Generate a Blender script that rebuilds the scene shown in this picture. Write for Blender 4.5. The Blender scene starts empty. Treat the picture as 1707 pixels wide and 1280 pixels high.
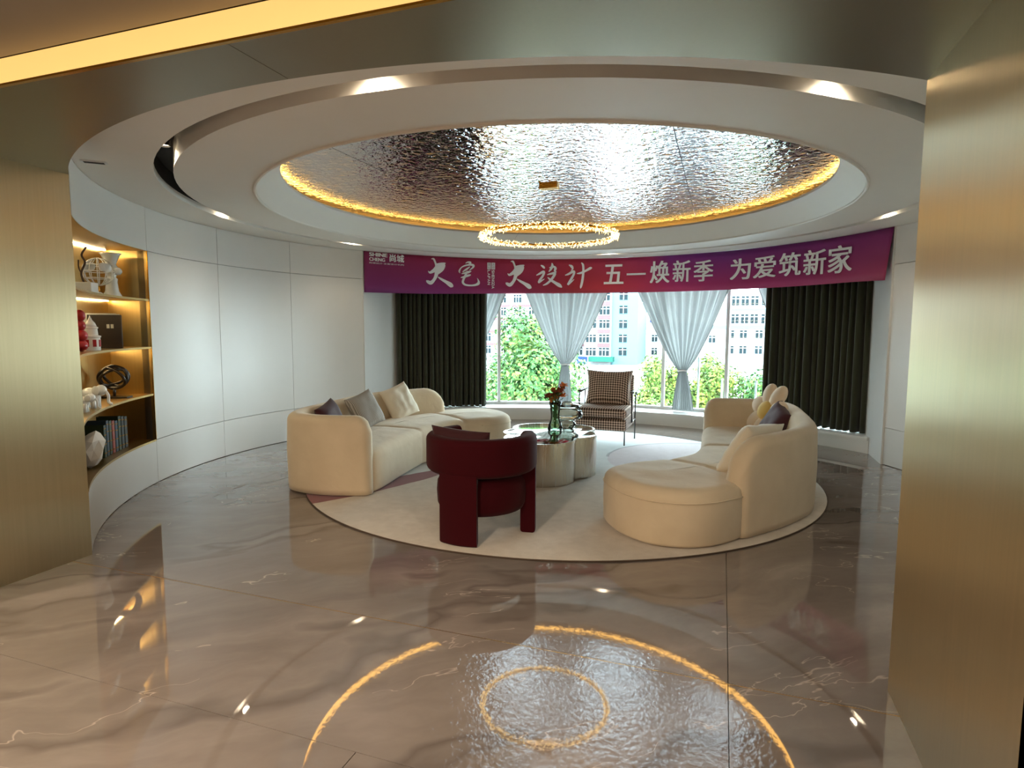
import bpy, bmesh, math, random
from math import sin, cos, pi, radians, sqrt, hypot, atan2
from mathutils import Vector, Matrix, Euler, noise

# ------------------------------------------------------------------ camera, world, sun, exposure
SC = bpy.context.scene
COL = SC.collection
random.seed(7)

# world axes: origin = centre of the round room, +Y towards the window, metres
def make_camera():
    cd = bpy.data.cameras.new('camera')
    cam = bpy.data.objects.new('camera', cd)
    COL.objects.link(cam)
    yaw, pitch, roll = radians(19.3), 0.0923, 0.0039
    fwd = Vector((-sin(yaw) * cos(pitch), cos(yaw) * cos(pitch), -sin(pitch)))
    right0 = Vector((cos(yaw), sin(yaw), 0))
    up0 = right0.cross(fwd)
    right = right0 * cos(roll) + up0 * sin(roll)
    up = up0 * cos(roll) - right0 * sin(roll)
    m = Matrix((right, up, -fwd)).transposed().to_4x4()
    m.translation = Vector((1.629, -5.796, 1.5))
    cam.matrix_world = m
    cd.sensor_fit = 'HORIZONTAL'
    cd.sensor_width = 36.0
    cd.lens = 999.46 * 36.0 / 1707.0
    cd.clip_start = 0.05
    cd.clip_end = 600
    SC.camera = cam
make_camera()

SKY_STRENGTH = 7.4
SUN_STRENGTH = 3.5
EXPOSURE = 2.0
DOWN_W = 6.0
CORR_FILL_W = 32.0  # power of the added fill lamps in the corridor

w = bpy.data.worlds.new('world')
SC.world = w
w.use_nodes = True
_nt = w.node_tree
_bg = _nt.nodes['Background']
_tc = _nt.nodes.new('ShaderNodeTexCoord')
_sx = _nt.nodes.new('ShaderNodeSeparateXYZ')
_nt.links.new(_tc.outputs['Generated'], _sx.inputs[0])
_rp = _nt.nodes.new('ShaderNodeValToRGB')
_rp.color_ramp.elements[0].position = 0.0
_rp.color_ramp.elements[0].color = (0.92, 0.96, 1.0, 1)
_rp.color_ramp.elements[1].position = 1.0
_rp.color_ramp.elements[1].color = (0.62, 0.80, 1.0, 1)
_nt.links.new(_sx.outputs['Z'], _rp.inputs[0])
_nt.links.new(_rp.outputs[0], _bg.inputs['Color'])
_bg.inputs['Strength'].default_value = SKY_STRENGTH

sl = bpy.data.lights.new('sun', 'SUN')
sl.energy = SUN_STRENGTH
sl.angle = radians(0.6)
sl.color = (1.0, 0.94, 0.84)
so = bpy.data.objects.new('sun', sl)
COL.objects.link(so)
so.rotation_euler = Vector((-0.45, 0.75, -0.9)).to_track_quat('-Z', 'Y').to_euler()

vs = SC.view_settings
vs.view_transform = 'Standard'
vs.look = 'None'
vs.exposure = EXPOSURE
vs.gamma = 1.0
vs.use_curve_mapping = False
SC.cycles.max_bounces = 10
SC.cycles.diffuse_bounces = 5
SC.cycles.glossy_bounces = 5
SC.cycles.transmission_bounces = 8
SC.cycles.transparent_max_bounces = 16
SC.cycles.sample_clamp_indirect = 6.0
SC.cycles.caustics_reflective = False
SC.cycles.caustics_refractive = False

# ------------------------------------------------------------------ helpers
def srgb(r, g, b):
    f = lambda c: (c / 255 / 12.92) if c / 255 <= 0.04045 else ((c / 255 + 0.055) / 1.055) ** 2.4
    return (f(r), f(g), f(b), 1.0)

class N:
    """tiny node helper"""
    def __init__(s, mat):
        s.t = mat.node_tree
    def new(s, typ, **kw):
        n = s.t.nodes.new(typ)
        for k, v in kw.items():
            setattr(n, k, v)
        return n
    def link(s, a, b):
        s.t.links.new(a, b)
    def math(s, op, a, b=None, c=None, clamp=False):
        n = s.new('ShaderNodeMath', operation=op)
        n.use_clamp = clamp
        for i, v in enumerate((a, b, c)):
            if v is None:
                continue
            if isinstance(v, (int, float)):
                n.inputs[i].default_value = v
            else:
                s.link(v, n.inputs[i])
        return n.outputs[0]
    def mix(s, fac, a, b):
        n = s.new('ShaderNodeMix', data_type='RGBA')
        for sock, v in ((n.inputs[0], fac), (n.inputs[6], a), (n.inputs[7], b)):
            if isinstance(v, (int, float)):
                sock.default_value = v
            elif isinstance(v, tuple):
                sock.default_value = v
            else:
                s.link(v, sock)
        return n.outputs[2]
    def ramp(s, fac, stops):
        n = s.new('ShaderNodeValToRGB')
        e = n.color_ramp.elements
        while len(e) > 1:
            e.remove(e[-1])
        e[0].position, e[0].color = stops[0]
        for p, c in stops[1:]:
            k = e.new(p)
            k.color = c
        s.link(fac, n.inputs[0])
        return n.outputs[0]

def new_mat(name):
    m = bpy.data.materials.new(name)
    m.use_nodes = True
    return m, N(m), m.node_tree.nodes['Principled BSDF']

def coords(n, kind='Object', scale=(1, 1, 1), rot=(0, 0, 0)):
    if kind == 'Position':
        src = n.new('ShaderNodeNewGeometry').outputs['Position']
    else:
        src = n.new('ShaderNodeTexCoord').outputs[kind]
    mp = n.new('ShaderNodeMapping')
    mp.inputs['Scale'].default_value = scale
    mp.inputs['Rotation'].default_value = rot
    n.link(src, mp.inputs[0])
    return mp.outputs[0]

def noise_tex(n, vec, scale, detail=3, rough=0.5, dist=0.0):
    t = n.new('ShaderNodeTexNoise')
    t.inputs['Scale'].default_value = scale
    t.inputs['Detail'].default_value = detail
    t.inputs['Roughness'].default_value = rough
    t.inputs['Distortion'].default_value = dist
    n.link(vec, t.inputs['Vector'])
    return t.outputs['Fac']

def bump(n, b, height, strength, dist=0.01):
    bp = n.new('ShaderNodeBump')
    bp.inputs['Strength'].default_value = strength
    bp.inputs['Distance'].default_value = dist
    n.link(height, bp.inputs['Height'])
    n.link(bp.outputs[0], b.inputs['Normal'])

MATS = {}
def basic(name, col, rough=0.5, metal=0.0, var=0.06, vscale=6.0, bmp=0.0, bscale=200.0, sheen=0.0, spec=0.5, coat=0.0):
    m, n, b = new_mat(name)
    b.inputs['Roughness'].default_value = rough
    b.inputs['Metallic'].default_value = metal
    b.inputs['Specular IOR Level'].default_value = spec
    b.inputs['Sheen Weight'].default_value = sheen
    b.inputs['Coat Weight'].default_value = coat
    v = coords(n, 'Object')
    f = noise_tex(n, v, vscale, 3)
    dark = tuple(c * (1 - var) for c in col[:3]) + (1,)
    lite = tuple(min(1, c * (1 + var)) for c in col[:3]) + (1,)
    n.link(n.mix(f, dark, lite), b.inputs['Base Color'])
    if bmp:
        bump(n, b, noise_tex(n, v, bscale, 2), bmp, 0.002)
    MATS[name] = m
    return m

def emit(name, col, strength):
    m, n, b = new_mat(name)
    b.inputs['Base Color'].default_value = col
    b.inputs['Emission Color'].default_value = col
    b.inputs['Emission Strength'].default_value = strength
    MATS[name] = m
    return m

# ---- objects
def tag(o, label=None, cat=None, group=None, kind=None):
    if label: o['label'] = label
    if cat: o['category'] = cat
    if group: o['group'] = group
    if kind: o['kind'] = kind
    return o

def empty(name, loc=(0, 0, 0), rz=0.0, label=None, cat=None, group=None, kind=None):
    o = bpy.data.objects.new(name, None)
    o.empty_display_size = 0.1
    COL.objects.link(o)
    o.location = loc
    o.rotation_euler = (0, 0, rz)
    return tag(o, label, cat, group, kind)

def link_mesh(name, me, mat, parent=None, smooth=False, loc=None, rot=None, autos=None):
    o = bpy.data.objects.new(name, me)
    COL.objects.link(o)
    if mat is not None:
        me.materials.append(MATS[mat] if isinstance(mat, str) else mat)
    if parent is not None:
        o.parent = parent
    if loc is not None:
        o.location = loc
    if rot is not None:
        o.rotation_euler = rot
    if smooth:
        for p in me.polygons:
            p.use_smooth = True
    if autos is not None:
        me.set_sharp_from_angle(angle=radians(autos))
    return o

class MB:
    """collects simple shapes, then becomes one mesh"""
    def __init__(s):
        s.v, s.f = [], []
    def add(s, vs, fs):
        k = len(s.v)
        s.v += [tuple(p) for p in vs]
        s.f += [tuple(i + k for i in f) for f in fs]
        return s
    def box(s, x0, x1, y0, y1, z0, z1):
        return s.add([(x0, y0, z0), (x1, y0, z0), (x1, y1, z0), (x0, y1, z0), (x0, y0, z1), (x1, y0, z1), (x1, y1, z1), (x0, y1, z1)],
                     [(0, 3, 2, 1), (4, 5, 6, 7), (0, 1, 5, 4), (1, 2, 6, 5), (2, 3, 7, 6), (3, 0, 4, 7)])
    def lathe(s, prof, seg=32, cx=0, cy=0, cap=True):
        vs, fs = [], []
        for r, z in prof:
            for k in range(seg):
                a = 2 * pi * k / seg
                vs.append((cx + r * cos(a), cy + r * sin(a), z))
        for i in range(len(prof) - 1):
            for k in range(seg):
                k2 = (k + 1) % seg
                fs.append((i * seg + k, i * seg + k2, (i + 1) * seg + k2, (i + 1) * seg + k))
        if cap:
            fs.append(tuple(range(seg))[::-1])
            fs.append(tuple((len(prof) - 1) * seg + k for k in range(seg)))
        return s.add(vs, fs)
    def tube(s, pts, r, seg=10, cap=True, closed=False):
        P = [Vector(p) for p in pts]
        n = len(P)
        R = r if isinstance(r, (list, tuple)) else [r] * n
        vs, fs = [], []
        prev = None
        for i in range(n):
            if closed:
                t = P[(i + 1) % n] - P[i - 1]
            else:
                t = P[min(i + 1, n - 1)] - P[max(i - 1, 0)]
            t.normalize()
            if prev is None:
                u = t.orthogonal().normalized()
            else:
                u = (prev - t * prev.dot(t))
                u = u.normalized() if u.length > 1e-6 else t.orthogonal().normalized()
            prev = u
            v = t.cross(u)
            for k in range(seg):
                a = 2 * pi * k / seg
                vs.append(P[i] + (u * cos(a) + v * sin(a)) * R[i])
        m = n if closed else n - 1
        for i in range(m):
            j = (i + 1) % n
            for k in range(seg):
                k2 = (k + 1) % seg
                fs.append((i * seg + k, i * seg + k2, j * seg + k2, j * seg + k))
        if cap and not closed:
            fs.append(tuple(range(seg))[::-1])
            fs.append(tuple((n - 1) * seg + k for k in range(seg)))
        return s.add(vs, fs)
    def arc(s, r0, r1, p0, p1, z0, z1, n=24, cx=0, cy=0):
        """solid ring sector, angles in degrees"""
        vs, fs = [], []
        for i in range(n + 1):
            a = radians(p0 + (p1 - p0) * i / n)
            c, d = cos(a), sin(a)
            vs += [(cx + r0 * c, cy + r0 * d, z0), (cx + r1 * c, cy + r1 * d, z0), (cx + r1 * c, cy + r1 * d, z1), (cx + r0 * c, cy + r0 * d, z1)]
        for i in range(n):
            k, j = 4 * i, 4 * i + 4
            for q in range(4):
                q2 = (q + 1) % 4
                fs.append((k + q, k + q2, j + q2, j + q))
        if abs(p1 - p0) < 359.9:
            fs += [(0, 3, 2, 1), (4 * n, 4 * n + 1, 4 * n + 2, 4 * n + 3)]
        return s.add(vs, fs)
    def prism(s, poly, z0, z1):
        n = len(poly)
        vs = [(x, y, z0) for x, y in poly] + [(x, y, z1) for x, y in poly]
        fs = [tuple(range(n))[::-1], tuple(range(n, 2 * n))]
        fs += [(i, (i + 1) % n, n + (i + 1) % n, n + i) for i in range(n)]
        return s.add(vs, fs)
    def mesh(s, name, bevel=0.0, bseg=2, sub=0):
        me = bpy.data.meshes.new(name)
        me.from_pydata(s.v, [], s.f)
        bm = bmesh.new()
        bm.from_mesh(me)
        bmesh.ops.recalc_face_normals(bm, faces=bm.faces)
        if bevel:
            es = [e for e in bm.edges if len(e.link_faces) == 2 and e.calc_face_angle(0) > radians(30)]
            bmesh.ops.bevel(bm, geom=es, offset=bevel, segments=bseg, affect='EDGES', profile=0.5, clamp_overlap=True)
        bm.to_mesh(me)
        bm.free()
        me.update()
        return me
    def build(s, name, mat, parent=None, bevel=0.0, bseg=2, smooth=False, autos=None, loc=None, rot=None):
        me = s.mesh(name, bevel, bseg)
        return link_mesh(name, me, mat, parent, smooth or autos is not None, loc, rot, autos)

def catmull(P, per=8, closed=False):
    n = len(P)
    out = []
    rng = range(n if closed else n - 1)
    g = lambda i: Vector(P[i % n]) if closed else Vector(P[min(max(i, 0), n - 1)])
    for i in rng:
        p0, p1, p2, p3 = g(i - 1), g(i), g(i + 1), g(i + 2)
        for k in range(per):
            t = k / per
            out.append(0.5 * ((2 * p1) + (p2 - p0) * t + (2 * p0 - 5 * p1 + 4 * p2 - p3) * t * t + (3 * p1 - p0 - 3 * p2 + p3) * t ** 3))
    if not closed:
        out.append(Vector(P[-1]))
    return out

def resample(pts, n, closed=False):
    P = [Vector(p) for p in pts]
    if closed:
        P = P + [P[0]]
    d = [0]
    for a, b in zip(P, P[1:]):
        d.append(d[-1] + (b - a).length)
    L = d[-1]
    out = []
    j = 0
    m = n if closed else n - 1
    for i in range(n):
        s = L * i / m
        while j < len(d) - 2 and d[j + 1] < s:
            j += 1
        t = (s - d[j]) / max(d[j + 1] - d[j], 1e-9)
        out.append(P[j].lerp(P[j + 1], t))
    return out, L

def copy_tree(o, parent=None):
    c = o.copy()
    COL.objects.link(c)
    if parent is not None:
        c.parent = parent
    for ch in list(o.children):
        copy_tree(ch, c)
    return c

def lamp(name, typ, loc, energy, color, rot=None, **kw):
    l = bpy.data.lights.new(name, typ)
    l.energy = energy
    l.color = color
    for k, v in kw.items():
        setattr(l, k, v)
    o = bpy.data.objects.new(name, l)
    COL.objects.link(o)
    o.location = loc
    if rot is not None:
        o.rotation_euler = rot
    return o

# ------------------------------------------------------------------ materials
basic('white_paint', srgb(240, 235, 226), 0.55, var=0.015)
basic('wall_panel', srgb(226, 224, 220), 0.32, var=0.015)
basic('wall_joint', srgb(120, 118, 112), 0.5)
basic('white_trim', srgb(232, 232, 230), 0.4, var=0.02)
basic('dark_slot', srgb(26, 22, 20), 0.7)
basic('grey_ceiling', srgb(150, 142, 132), 0.6, var=0.02)
basic('corridor_wall', srgb(178, 164, 142), 0.5, var=0.03)
basic('black_metal', srgb(38, 36, 36), 0.4, 0.6)
basic('dark_steel', srgb(62, 58, 56), 0.3, 0.9)
basic('olive_velvet', srgb(42, 44, 22), 0.85, sheen=0.25, var=0.12, bmp=0.1, bscale=300)
basic('maroon_velvet', srgb(54, 2, 9), 0.8, sheen=0.04, var=0.12, bmp=0.15, bscale=260, spec=0.1)
basic('maroon_pillow', srgb(54, 8, 16), 0.75, sheen=0.15, var=0.12, bmp=0.15, bscale=300, spec=0.3)
basic('cream_pillow', srgb(232, 220, 198), 0.8, sheen=0.2, var=0.05, bmp=0.25, bscale=60)
basic('plum_pillow', srgb(62, 18, 34), 0.75, sheen=0.2, var=0.1, bmp=0.2, bscale=200)
basic('flower_petal', srgb(236, 214, 186), 0.85, sheen=0.3, var=0.04, bmp=0.2, bscale=300)
basic('flower_core', srgb(240, 206, 120), 0.85, sheen=0.3, var=0.05)
basic('white_ceramic', srgb(238, 234, 226), 0.25, var=0.02, coat=0.3)
basic('plaster', srgb(236, 230, 220), 0.7, var=0.04, bmp=0.3, bscale=40)
basic('gold', srgb(190, 140, 50), 0.25, 1.0)
basic('black_cover', srgb(30, 18, 16), 0.35)
basic('paper', srgb(236, 228, 208), 0.7, var=0.06)
basic('red_lacquer', srgb(176, 28, 30), 0.35)
basic('stem_green', srgb(70, 104, 50), 0.6, var=0.2)
basic('petal_orange', srgb(222, 122, 40), 0.6, var=0.2)
basic('petal_rust', srgb(150, 70, 34), 0.6, var=0.2)
basic('branch_brown', srgb(60, 40, 26), 0.7)
basic('book_green', srgb(34, 52, 34), 0.45, var=0.12)
basic('book_red', srgb(150, 62, 48), 0.45, var=0.12)
basic('book_blue', srgb(44, 62, 78), 0.45, var=0.12)
basic('book_dark', srgb(28, 32, 28), 0.45, var=0.12)
basic('letter_white', srgb(252, 250, 252), 0.6, var=0.01)
basic('letter_grey', srgb(150, 110, 130), 0.6)
basic('facade_white', srgb(124, 126, 128), 0.8, var=0.04, vscale=0.3, spec=0.1)
basic('facade_blue', srgb(70, 98, 104), 0.8, var=0.04, vscale=0.3, spec=0.1)
basic('facade_pink', srgb(84, 58, 60), 0.8, var=0.06, vscale=0.5, spec=0.1)
basic('window_dark', srgb(18, 28, 32), 0.6, var=0.2, vscale=0.6, spec=0.08)
basic('sign_blue', srgb(16, 34, 110), 0.6, spec=0.1)
basic('sign_green', srgb(20, 66, 56), 0.6, spec=0.1)
basic('road', srgb(150, 150, 148), 0.8, var=0.08, vscale=0.4)
basic('bark', srgb(92, 76, 60), 0.9, var=0.2)
basic('fence_white', srgb(226, 230, 230), 0.5)
basic('wood_arm', srgb(52, 38, 32), 0.4, var=0.15)

emit('led_cove', (1.0, 0.52, 0.10, 1), 3.0)
emit('header_face_glow', (1.0, 0.62, 0.20, 1), 0.23)  # cove wash on the header face, put in as its own glow
emit('led_shelf', (1.0, 0.83, 0.50, 1), 6.0)
emit('downlight_glow', (1.0, 0.86, 0.62, 1), 2.5)
emit('crystal_glow', (1.0, 0.72, 0.30, 1), 1.0)

def make_marble():
    m, n, b = new_mat('marble')
    v = coords(n, 'Position', (1, 1, 1), (0, 0, radians(-35)))
    warp = n.new('ShaderNodeTexNoise')
    warp.inputs['Scale'].default_value = 0.9
    warp.inputs['Detail'].default_value = 4
    n.link(v, warp.inputs['Vector'])
    add = n.new('ShaderNodeVectorMath', operation='MULTIPLY_ADD')
    n.link(warp.outputs['Color'], add.inputs[0])
    add.inputs[1].default_value = (0.9, 0.9, 0.9)
    n.link(v, add.inputs[2])
    st = n.new('ShaderNodeMapping')
    st.inputs['Scale'].default_value = (0.45, 1.5, 1)
    n.link(add.outputs[0], st.inputs[0])
    vw = st.outputs[0]
    cloud = noise_tex(n, vw, 1.6, 6, 0.6)
    base = n.ramp(cloud, [(0.25, srgb(110, 99, 92)), (0.5, srgb(128, 116, 108)), (0.75, srgb(150, 137, 128))])
    # dark soft bands
    band = n.math('ABSOLUTE', n.math('SUBTRACT', noise_tex(n, vw, 0.8, 3, 0.5), 0.5))
    bandm = n.math('SUBTRACT', 1.0, n.math('MULTIPLY', band, 38.0), clamp=True)
    base = n.mix(n.math('MULTIPLY', bandm, 0.45), base, srgb(66, 55, 50))
    # thin white veins
    vein = n.math('ABSOLUTE', n.math('SUBTRACT', noise_tex(n, vw, 1.25, 5, 0.55), 0.515))
    veinm = n.math('SUBTRACT', 1.0, n.math('MULTIPLY', vein, 260.0), clamp=True)
    gate = n.math('GREATER_THAN', noise_tex(n, v, 0.9, 2), 0.53)
    patch = n.math('MULTIPLY', noise_tex(n, v, 2.2, 3), 0.75)
    base = n.mix(n.math('MULTIPLY', n.math('MULTIPLY', veinm, gate), patch), base, srgb(226, 206, 190))
    # short bright flecks
    fl = noise_tex(n, vw, 7.0, 3, 0.6)
    flm = n.math('MULTIPLY', n.math('SUBTRACT', fl, 0.745, clamp=True), 6.0, clamp=True)
    base = n.mix(n.math('MULTIPLY', flm, 0.8), base, srgb(214, 196, 180))
    n.link(base, b.inputs['Base Color'])
    b.inputs['Roughness'].default_value = 0.022
    b.inputs['IOR'].default_value = 1.68
    b.inputs['Specular IOR Level'].default_value = 0.62
    MATS['marble'] = m
make_marble()

def make_bronze(name, c0, c1, rough, tangent=None):
    m, n, b = new_mat(name)
    v = coords(n, 'Position', (60, 60, 1.2))
    f = noise_tex(n, v, 1.0, 4, 0.6)
    n.link(n.mix(f, c0, c1), b.inputs['Base Color'])
    b.inputs['Metallic'].default_value = 1.0
    r = n.math('MULTIPLY_ADD', f, 0.12, rough - 0.06)
    n.link(r, b.inputs['Roughness'])
    if tangent:
        b.inputs['Anisotropic'].default_value = 0.85
        cx = n.new('ShaderNodeCombineXYZ')
        for k_, t_ in enumerate(tangent):
            cx.inputs[k_].default_value = t_
        n.link(cx.outputs[0], b.inputs['Tangent'])
    MATS[name] = m
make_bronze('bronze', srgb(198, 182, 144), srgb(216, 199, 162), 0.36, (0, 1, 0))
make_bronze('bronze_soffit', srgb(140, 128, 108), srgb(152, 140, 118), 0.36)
make_bronze('bronze_niche', srgb(184, 154, 98), srgb(206, 176, 116), 0.32)
make_bronze('steel_brushed', srgb(196, 190, 180), srgb(214, 208, 198), 0.26)

def make_table_top():
    m, n, b = new_mat('table_top')
    b.inputs['Base Color'].default_value = srgb(214, 210, 200)
    b.inputs['Metallic'].default_value = 1.0
    b.inputs['Roughness'].default_value = 0.07
    MATS['table_top'] = m
make_table_top()

def make_hammered():
    m, n, b = new_mat('hammered_mirror')
    b.inputs['Base Color'].default_value = srgb(206, 206, 212)
    b.inputs['Metallic'].default_value = 1.0
    b.inputs['Roughness'].default_value = 0.02
    v = coords(n, 'Position', (1, 1, 1))
    a = noise_tex(n, v, 14.5, 2, 0.5, 0.4)
    c = noise_tex(n, v, 30.0, 1, 0.5)
    h = n.math('MULTIPLY_ADD', c, 0.35, a)
    bump(n, b, h, 1.0, 0.012)
    MATS['hammered_mirror'] = m
make_hammered()

def make_sofa_fabric():
    m, n, b = new_mat('sofa_fabric')
    v = coords(n, 'Object')
    f = noise_tex(n, v, 5, 4)
    n.link(n.mix(f, srgb(206, 184, 152), srgb(224, 204, 174)), b.inputs['Base Color'])
    b.inputs['Roughness'].default_value = 0.85
    b.inputs['Sheen Weight'].default_value = 0.25
    b.inputs['Specular IOR Level'].default_value = 0.25
    big = noise_tex(n, v, 7, 3, 0.5, 0.5)
    fine = noise_tex(n, v, 320, 2)
    bump(n, b, n.math('MULTIPLY_ADD', fine, 0.06, big), 0.35, 0.012)
    MATS['sofa_fabric'] = m
make_sofa_fabric()

def make_check():
    m, n, b = new_mat('check_fabric')
    tc = n.new('ShaderNodeTexCoord')
    sx = n.new('ShaderNodeSeparateXYZ')
    n.link(tc.outputs['Object'], sx.inputs[0])
    F = 32.0
    t = n.math('SUBTRACT', sx.outputs['Z'], sx.outputs['Y'])
    def line(val):
        fr = n.math('FRACT', n.math('MULTIPLY', val, F))
        return n.math('GREATER_THAN', fr, 0.52)
    lx, lt = line(sx.outputs['X']), line(t)
    s = n.math('ADD', lx, lt)
    c = n.ramp(n.math('MULTIPLY', s, 0.5), [(0.0, srgb(34, 28, 30)), (0.5, srgb(176, 146, 128)), (1.0, srgb(242, 226, 212))])
    c.node.color_ramp.interpolation = 'CONSTANT'
    c.node.color_ramp.elements[1].position = 0.4
    c.node.color_ramp.elements[2].position = 0.9
    n.link(c, b.inputs['Base Color'])
    b.inputs['Roughness'].default_value = 0.9
    bump(n, b, noise_tex(n, tc.outputs['Object'], 300, 2), 0.3, 0.002)
    MATS['check_fabric'] = m
make_check()

def make_grey_weave():
    m, n, b = new_mat('grey_weave')
    v = coords(n, 'Object', (1, 1, 1))
    wv = n.new('ShaderNodeTexWave')
    wv.inputs['Scale'].default_value = 22
    wv.inputs['Distortion'].default_value = 1.5
    n.link(v, wv.inputs['Vector'])
    n.link(n.mix(wv.outputs['Fac'], srgb(128, 120, 112), srgb(188, 180, 170)), b.inputs['Base Color'])
    b.inputs['Roughness'].default_value = 0.85
    bump(n, b, wv.outputs['Fac'], 0.3, 0.004)
    MATS['grey_weave'] = m
make_grey_weave()

def make_rug():
    m, n, b = new_mat('rug')
    g = n.new('ShaderNodeNewGeometry')
    sx = n.new('ShaderNodeSeparateXYZ')
    n.link(g.outputs['Position'], sx.inputs[0])
    X, Y = sx.outputs['X'], sx.outputs['Y']
    wob = n.math('MULTIPLY_ADD', noise_tex(n, coords(n, 'Position'), 3.0, 2), 0.06, -0.03)
    def dist(cx, cy):
        dx = n.math('SUBTRACT', X, cx)
        dy = n.math('SUBTRACT', Y, cy)
        return n.math('ADD', n.math('SQRT', n.math('ADD', n.math('MULTIPLY', dx, dx), n.math('MULTIPLY', dy, dy))), wob)
    v = coords(n, 'Position', (1, 1, 1))
    mott = noise_tex(n, v, 9.0, 5, 0.7)
    sand = n.mix(mott, srgb(176, 160, 142), srgb(214, 202, 186))
    mauve = n.mix(mott, srgb(170, 148, 150), srgb(200, 186, 188))
    blue = n.mix(mott, srgb(176, 186, 190), srgb(206, 214, 216))
    maroon = n.mix(mott, srgb(104, 36, 38), srgb(132, 56, 56))
    d3 = dist(1.47, 1.22)
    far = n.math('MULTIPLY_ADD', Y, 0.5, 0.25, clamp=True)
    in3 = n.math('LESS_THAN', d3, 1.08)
    c = n.mix(n.math('MULTIPLY', far, 0.8), sand, blue)  # bluish skylight towards the window is put into the rug colour
    c = n.mix(n.math('MULTIPLY', in3, 0.85), c, mauve)
    edge = n.math('LESS_THAN', n.math('ABSOLUTE', n.math('SUBTRACT', d3, 1.08)), 0.016)
    c = n.mix(n.math('MULTIPLY', edge, n.math('MULTIPLY', n.math('GREATER_THAN', Y, 1.1), 0.6)), c, srgb(90, 82, 84))
    in1 = n.math('LESS_THAN', dist(-5.0, 0.6), 4.07)
    out2 = n.math('GREATER_THAN', dist(-5.5, 2.0), 4.84)
    c = n.mix(n.math('MULTIPLY', in1, out2), c, maroon)
    in2 = n.math('LESS_THAN', dist(-5.5, 2.0), 4.84)
    c = n.mix(n.math('MULTIPLY', in2, 0.7), c, blue)
    n.link(c, b.inputs['Base Color'])
    b.inputs['Roughness'].default_value = 0.95
    b.inputs['Sheen Weight'].default_value = 0.2
    bump(n, b, noise_tex(n, v, 180, 3, 0.7), 0.6, 0.006)
    MATS['rug'] = m
make_rug()
basic('rug_edge', srgb(70, 54, 42), 0.9)

def make_banner():
    m, n, b = new_mat('banner_print')
    g = n.new('ShaderNodeNewGeometry')
    sx = n.new('ShaderNodeSeparateXYZ')
    n.link(g.outputs['Position'], sx.inputs[0])
    ang = n.math('ARCTAN2', sx.outputs['X'], sx.outputs['Y'])       # - left ... + right
    zz = n.math('DIVIDE', n.math('SUBTRACT', sx.outputs['Z'], 2.03), 0.58)
    nz = noise_tex(n, coords(n, 'Position'), 0.9, 1)
    t = n.math('MULTIPLY_ADD', ang, 0.46, 0.5)
    base_top = n.ramp(t, [(0.0, srgb(142, 34, 84)), (0.2, srgb(166, 34, 76)), (0.42, srgb(184, 40, 66)), (0.56, srgb(168, 40, 96)), (0.60, srgb(128, 40, 140)), (0.72, srgb(110, 34, 128)), (1.0, srgb(132, 30, 110))])
    base_bot = n.ramp(t, [(0.0, srgb(118, 32, 104)), (0.16, srgb(138, 36, 118)), (0.30, srgb(164, 40, 92)), (0.42, srgb(178, 44, 54)), (0.50, srgb(196, 46, 62)), (0.62, srgb(206, 52, 108)), (0.8, srgb(176, 44, 102)), (1.0, srgb(168, 46, 86))])
    n.link(n.mix(n.math('MULTIPLY_ADD', nz, 0.3, n.math('SUBTRACT', zz, 0.15), clamp=True), base_bot, base_top), b.inputs['Base Color'])
    b.inputs['Roughness'].default_value = 0.6
    MATS['banner_print'] = m
make_banner()

def make_glass(name, tint, mixf):
    m = bpy.data.materials.new(name)
    m.use_nodes = True
    nt = m.node_tree
    nt.nodes.clear()
    out = nt.nodes.new('ShaderNodeOutputMaterial')
    tr = nt.nodes.new('ShaderNodeBsdfTransparent')
    tr.inputs['Color'].default_value = tint
    gl = nt.nodes.new('ShaderNodeBsdfGlossy')
    gl.inputs['Roughness'].default_value = 0.02
    fr = nt.nodes.new('ShaderNodeFresnel')
    fr.inputs['IOR'].default_value = 1.45
    mu = nt.nodes.new('ShaderNodeMath')
    mu.operation = 'MULTIPLY'
    mu.inputs[1].default_value = mixf
    nt.links.new(fr.outputs[0], mu.inputs[0])
    mx = nt.nodes.new('ShaderNodeMixShader')
    nt.links.new(mu.outputs[0], mx.inputs[0])
    nt.links.new(tr.outputs[0], mx.inputs[1])
    nt.links.new(gl.outputs[0], mx.inputs[2])
    nt.links.new(mx.outputs[0], out.inputs[0])
    MATS[name] = m
make_glass('window_glass', (0.90, 0.98, 0.97, 1), 0.8)
make_glass('green_glass', (0.80, 0.95, 0.85, 1), 1.0)
make_glass('clear_glass', (0.92, 0.98, 0.95, 1), 1.0)

def make_sheer():
    m = bpy.data.materials.new('sheer_voile')
    m.use_nodes = True
    nt = m.node_tree
    nt.nodes.clear()
    out = nt.nodes.new('ShaderNodeOutputMaterial')
    tr = nt.nodes.new('ShaderNodeBsdfTransparent')
    df = nt.nodes.new('ShaderNodeBsdfDiffuse')
    df.inputs['Color'].default_value = srgb(190, 190, 188)
    tl = nt.nodes.new('ShaderNodeBsdfTranslucent')
    tl.inputs['Color'].default_value = srgb(140, 142, 142)
    m1 = nt.nodes.new('ShaderNodeMixShader')
    m1.inputs[0].default_value = 0.55
    nt.links.new(df.outputs[0], m1.inputs[1])
    nt.links.new(tl.outputs[0], m1.inputs[2])
    mx = nt.nodes.new('ShaderNodeMixShader')
    mx.inputs[0].default_value = 0.996
    nt.links.new(tr.outputs[0], mx.inputs[1])
    nt.links.new(m1.outputs[0], mx.inputs[2])
    nt.links.new(mx.outputs[0], out.inputs[0])
    MATS['sheer_voile'] = m
make_sheer()

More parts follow.
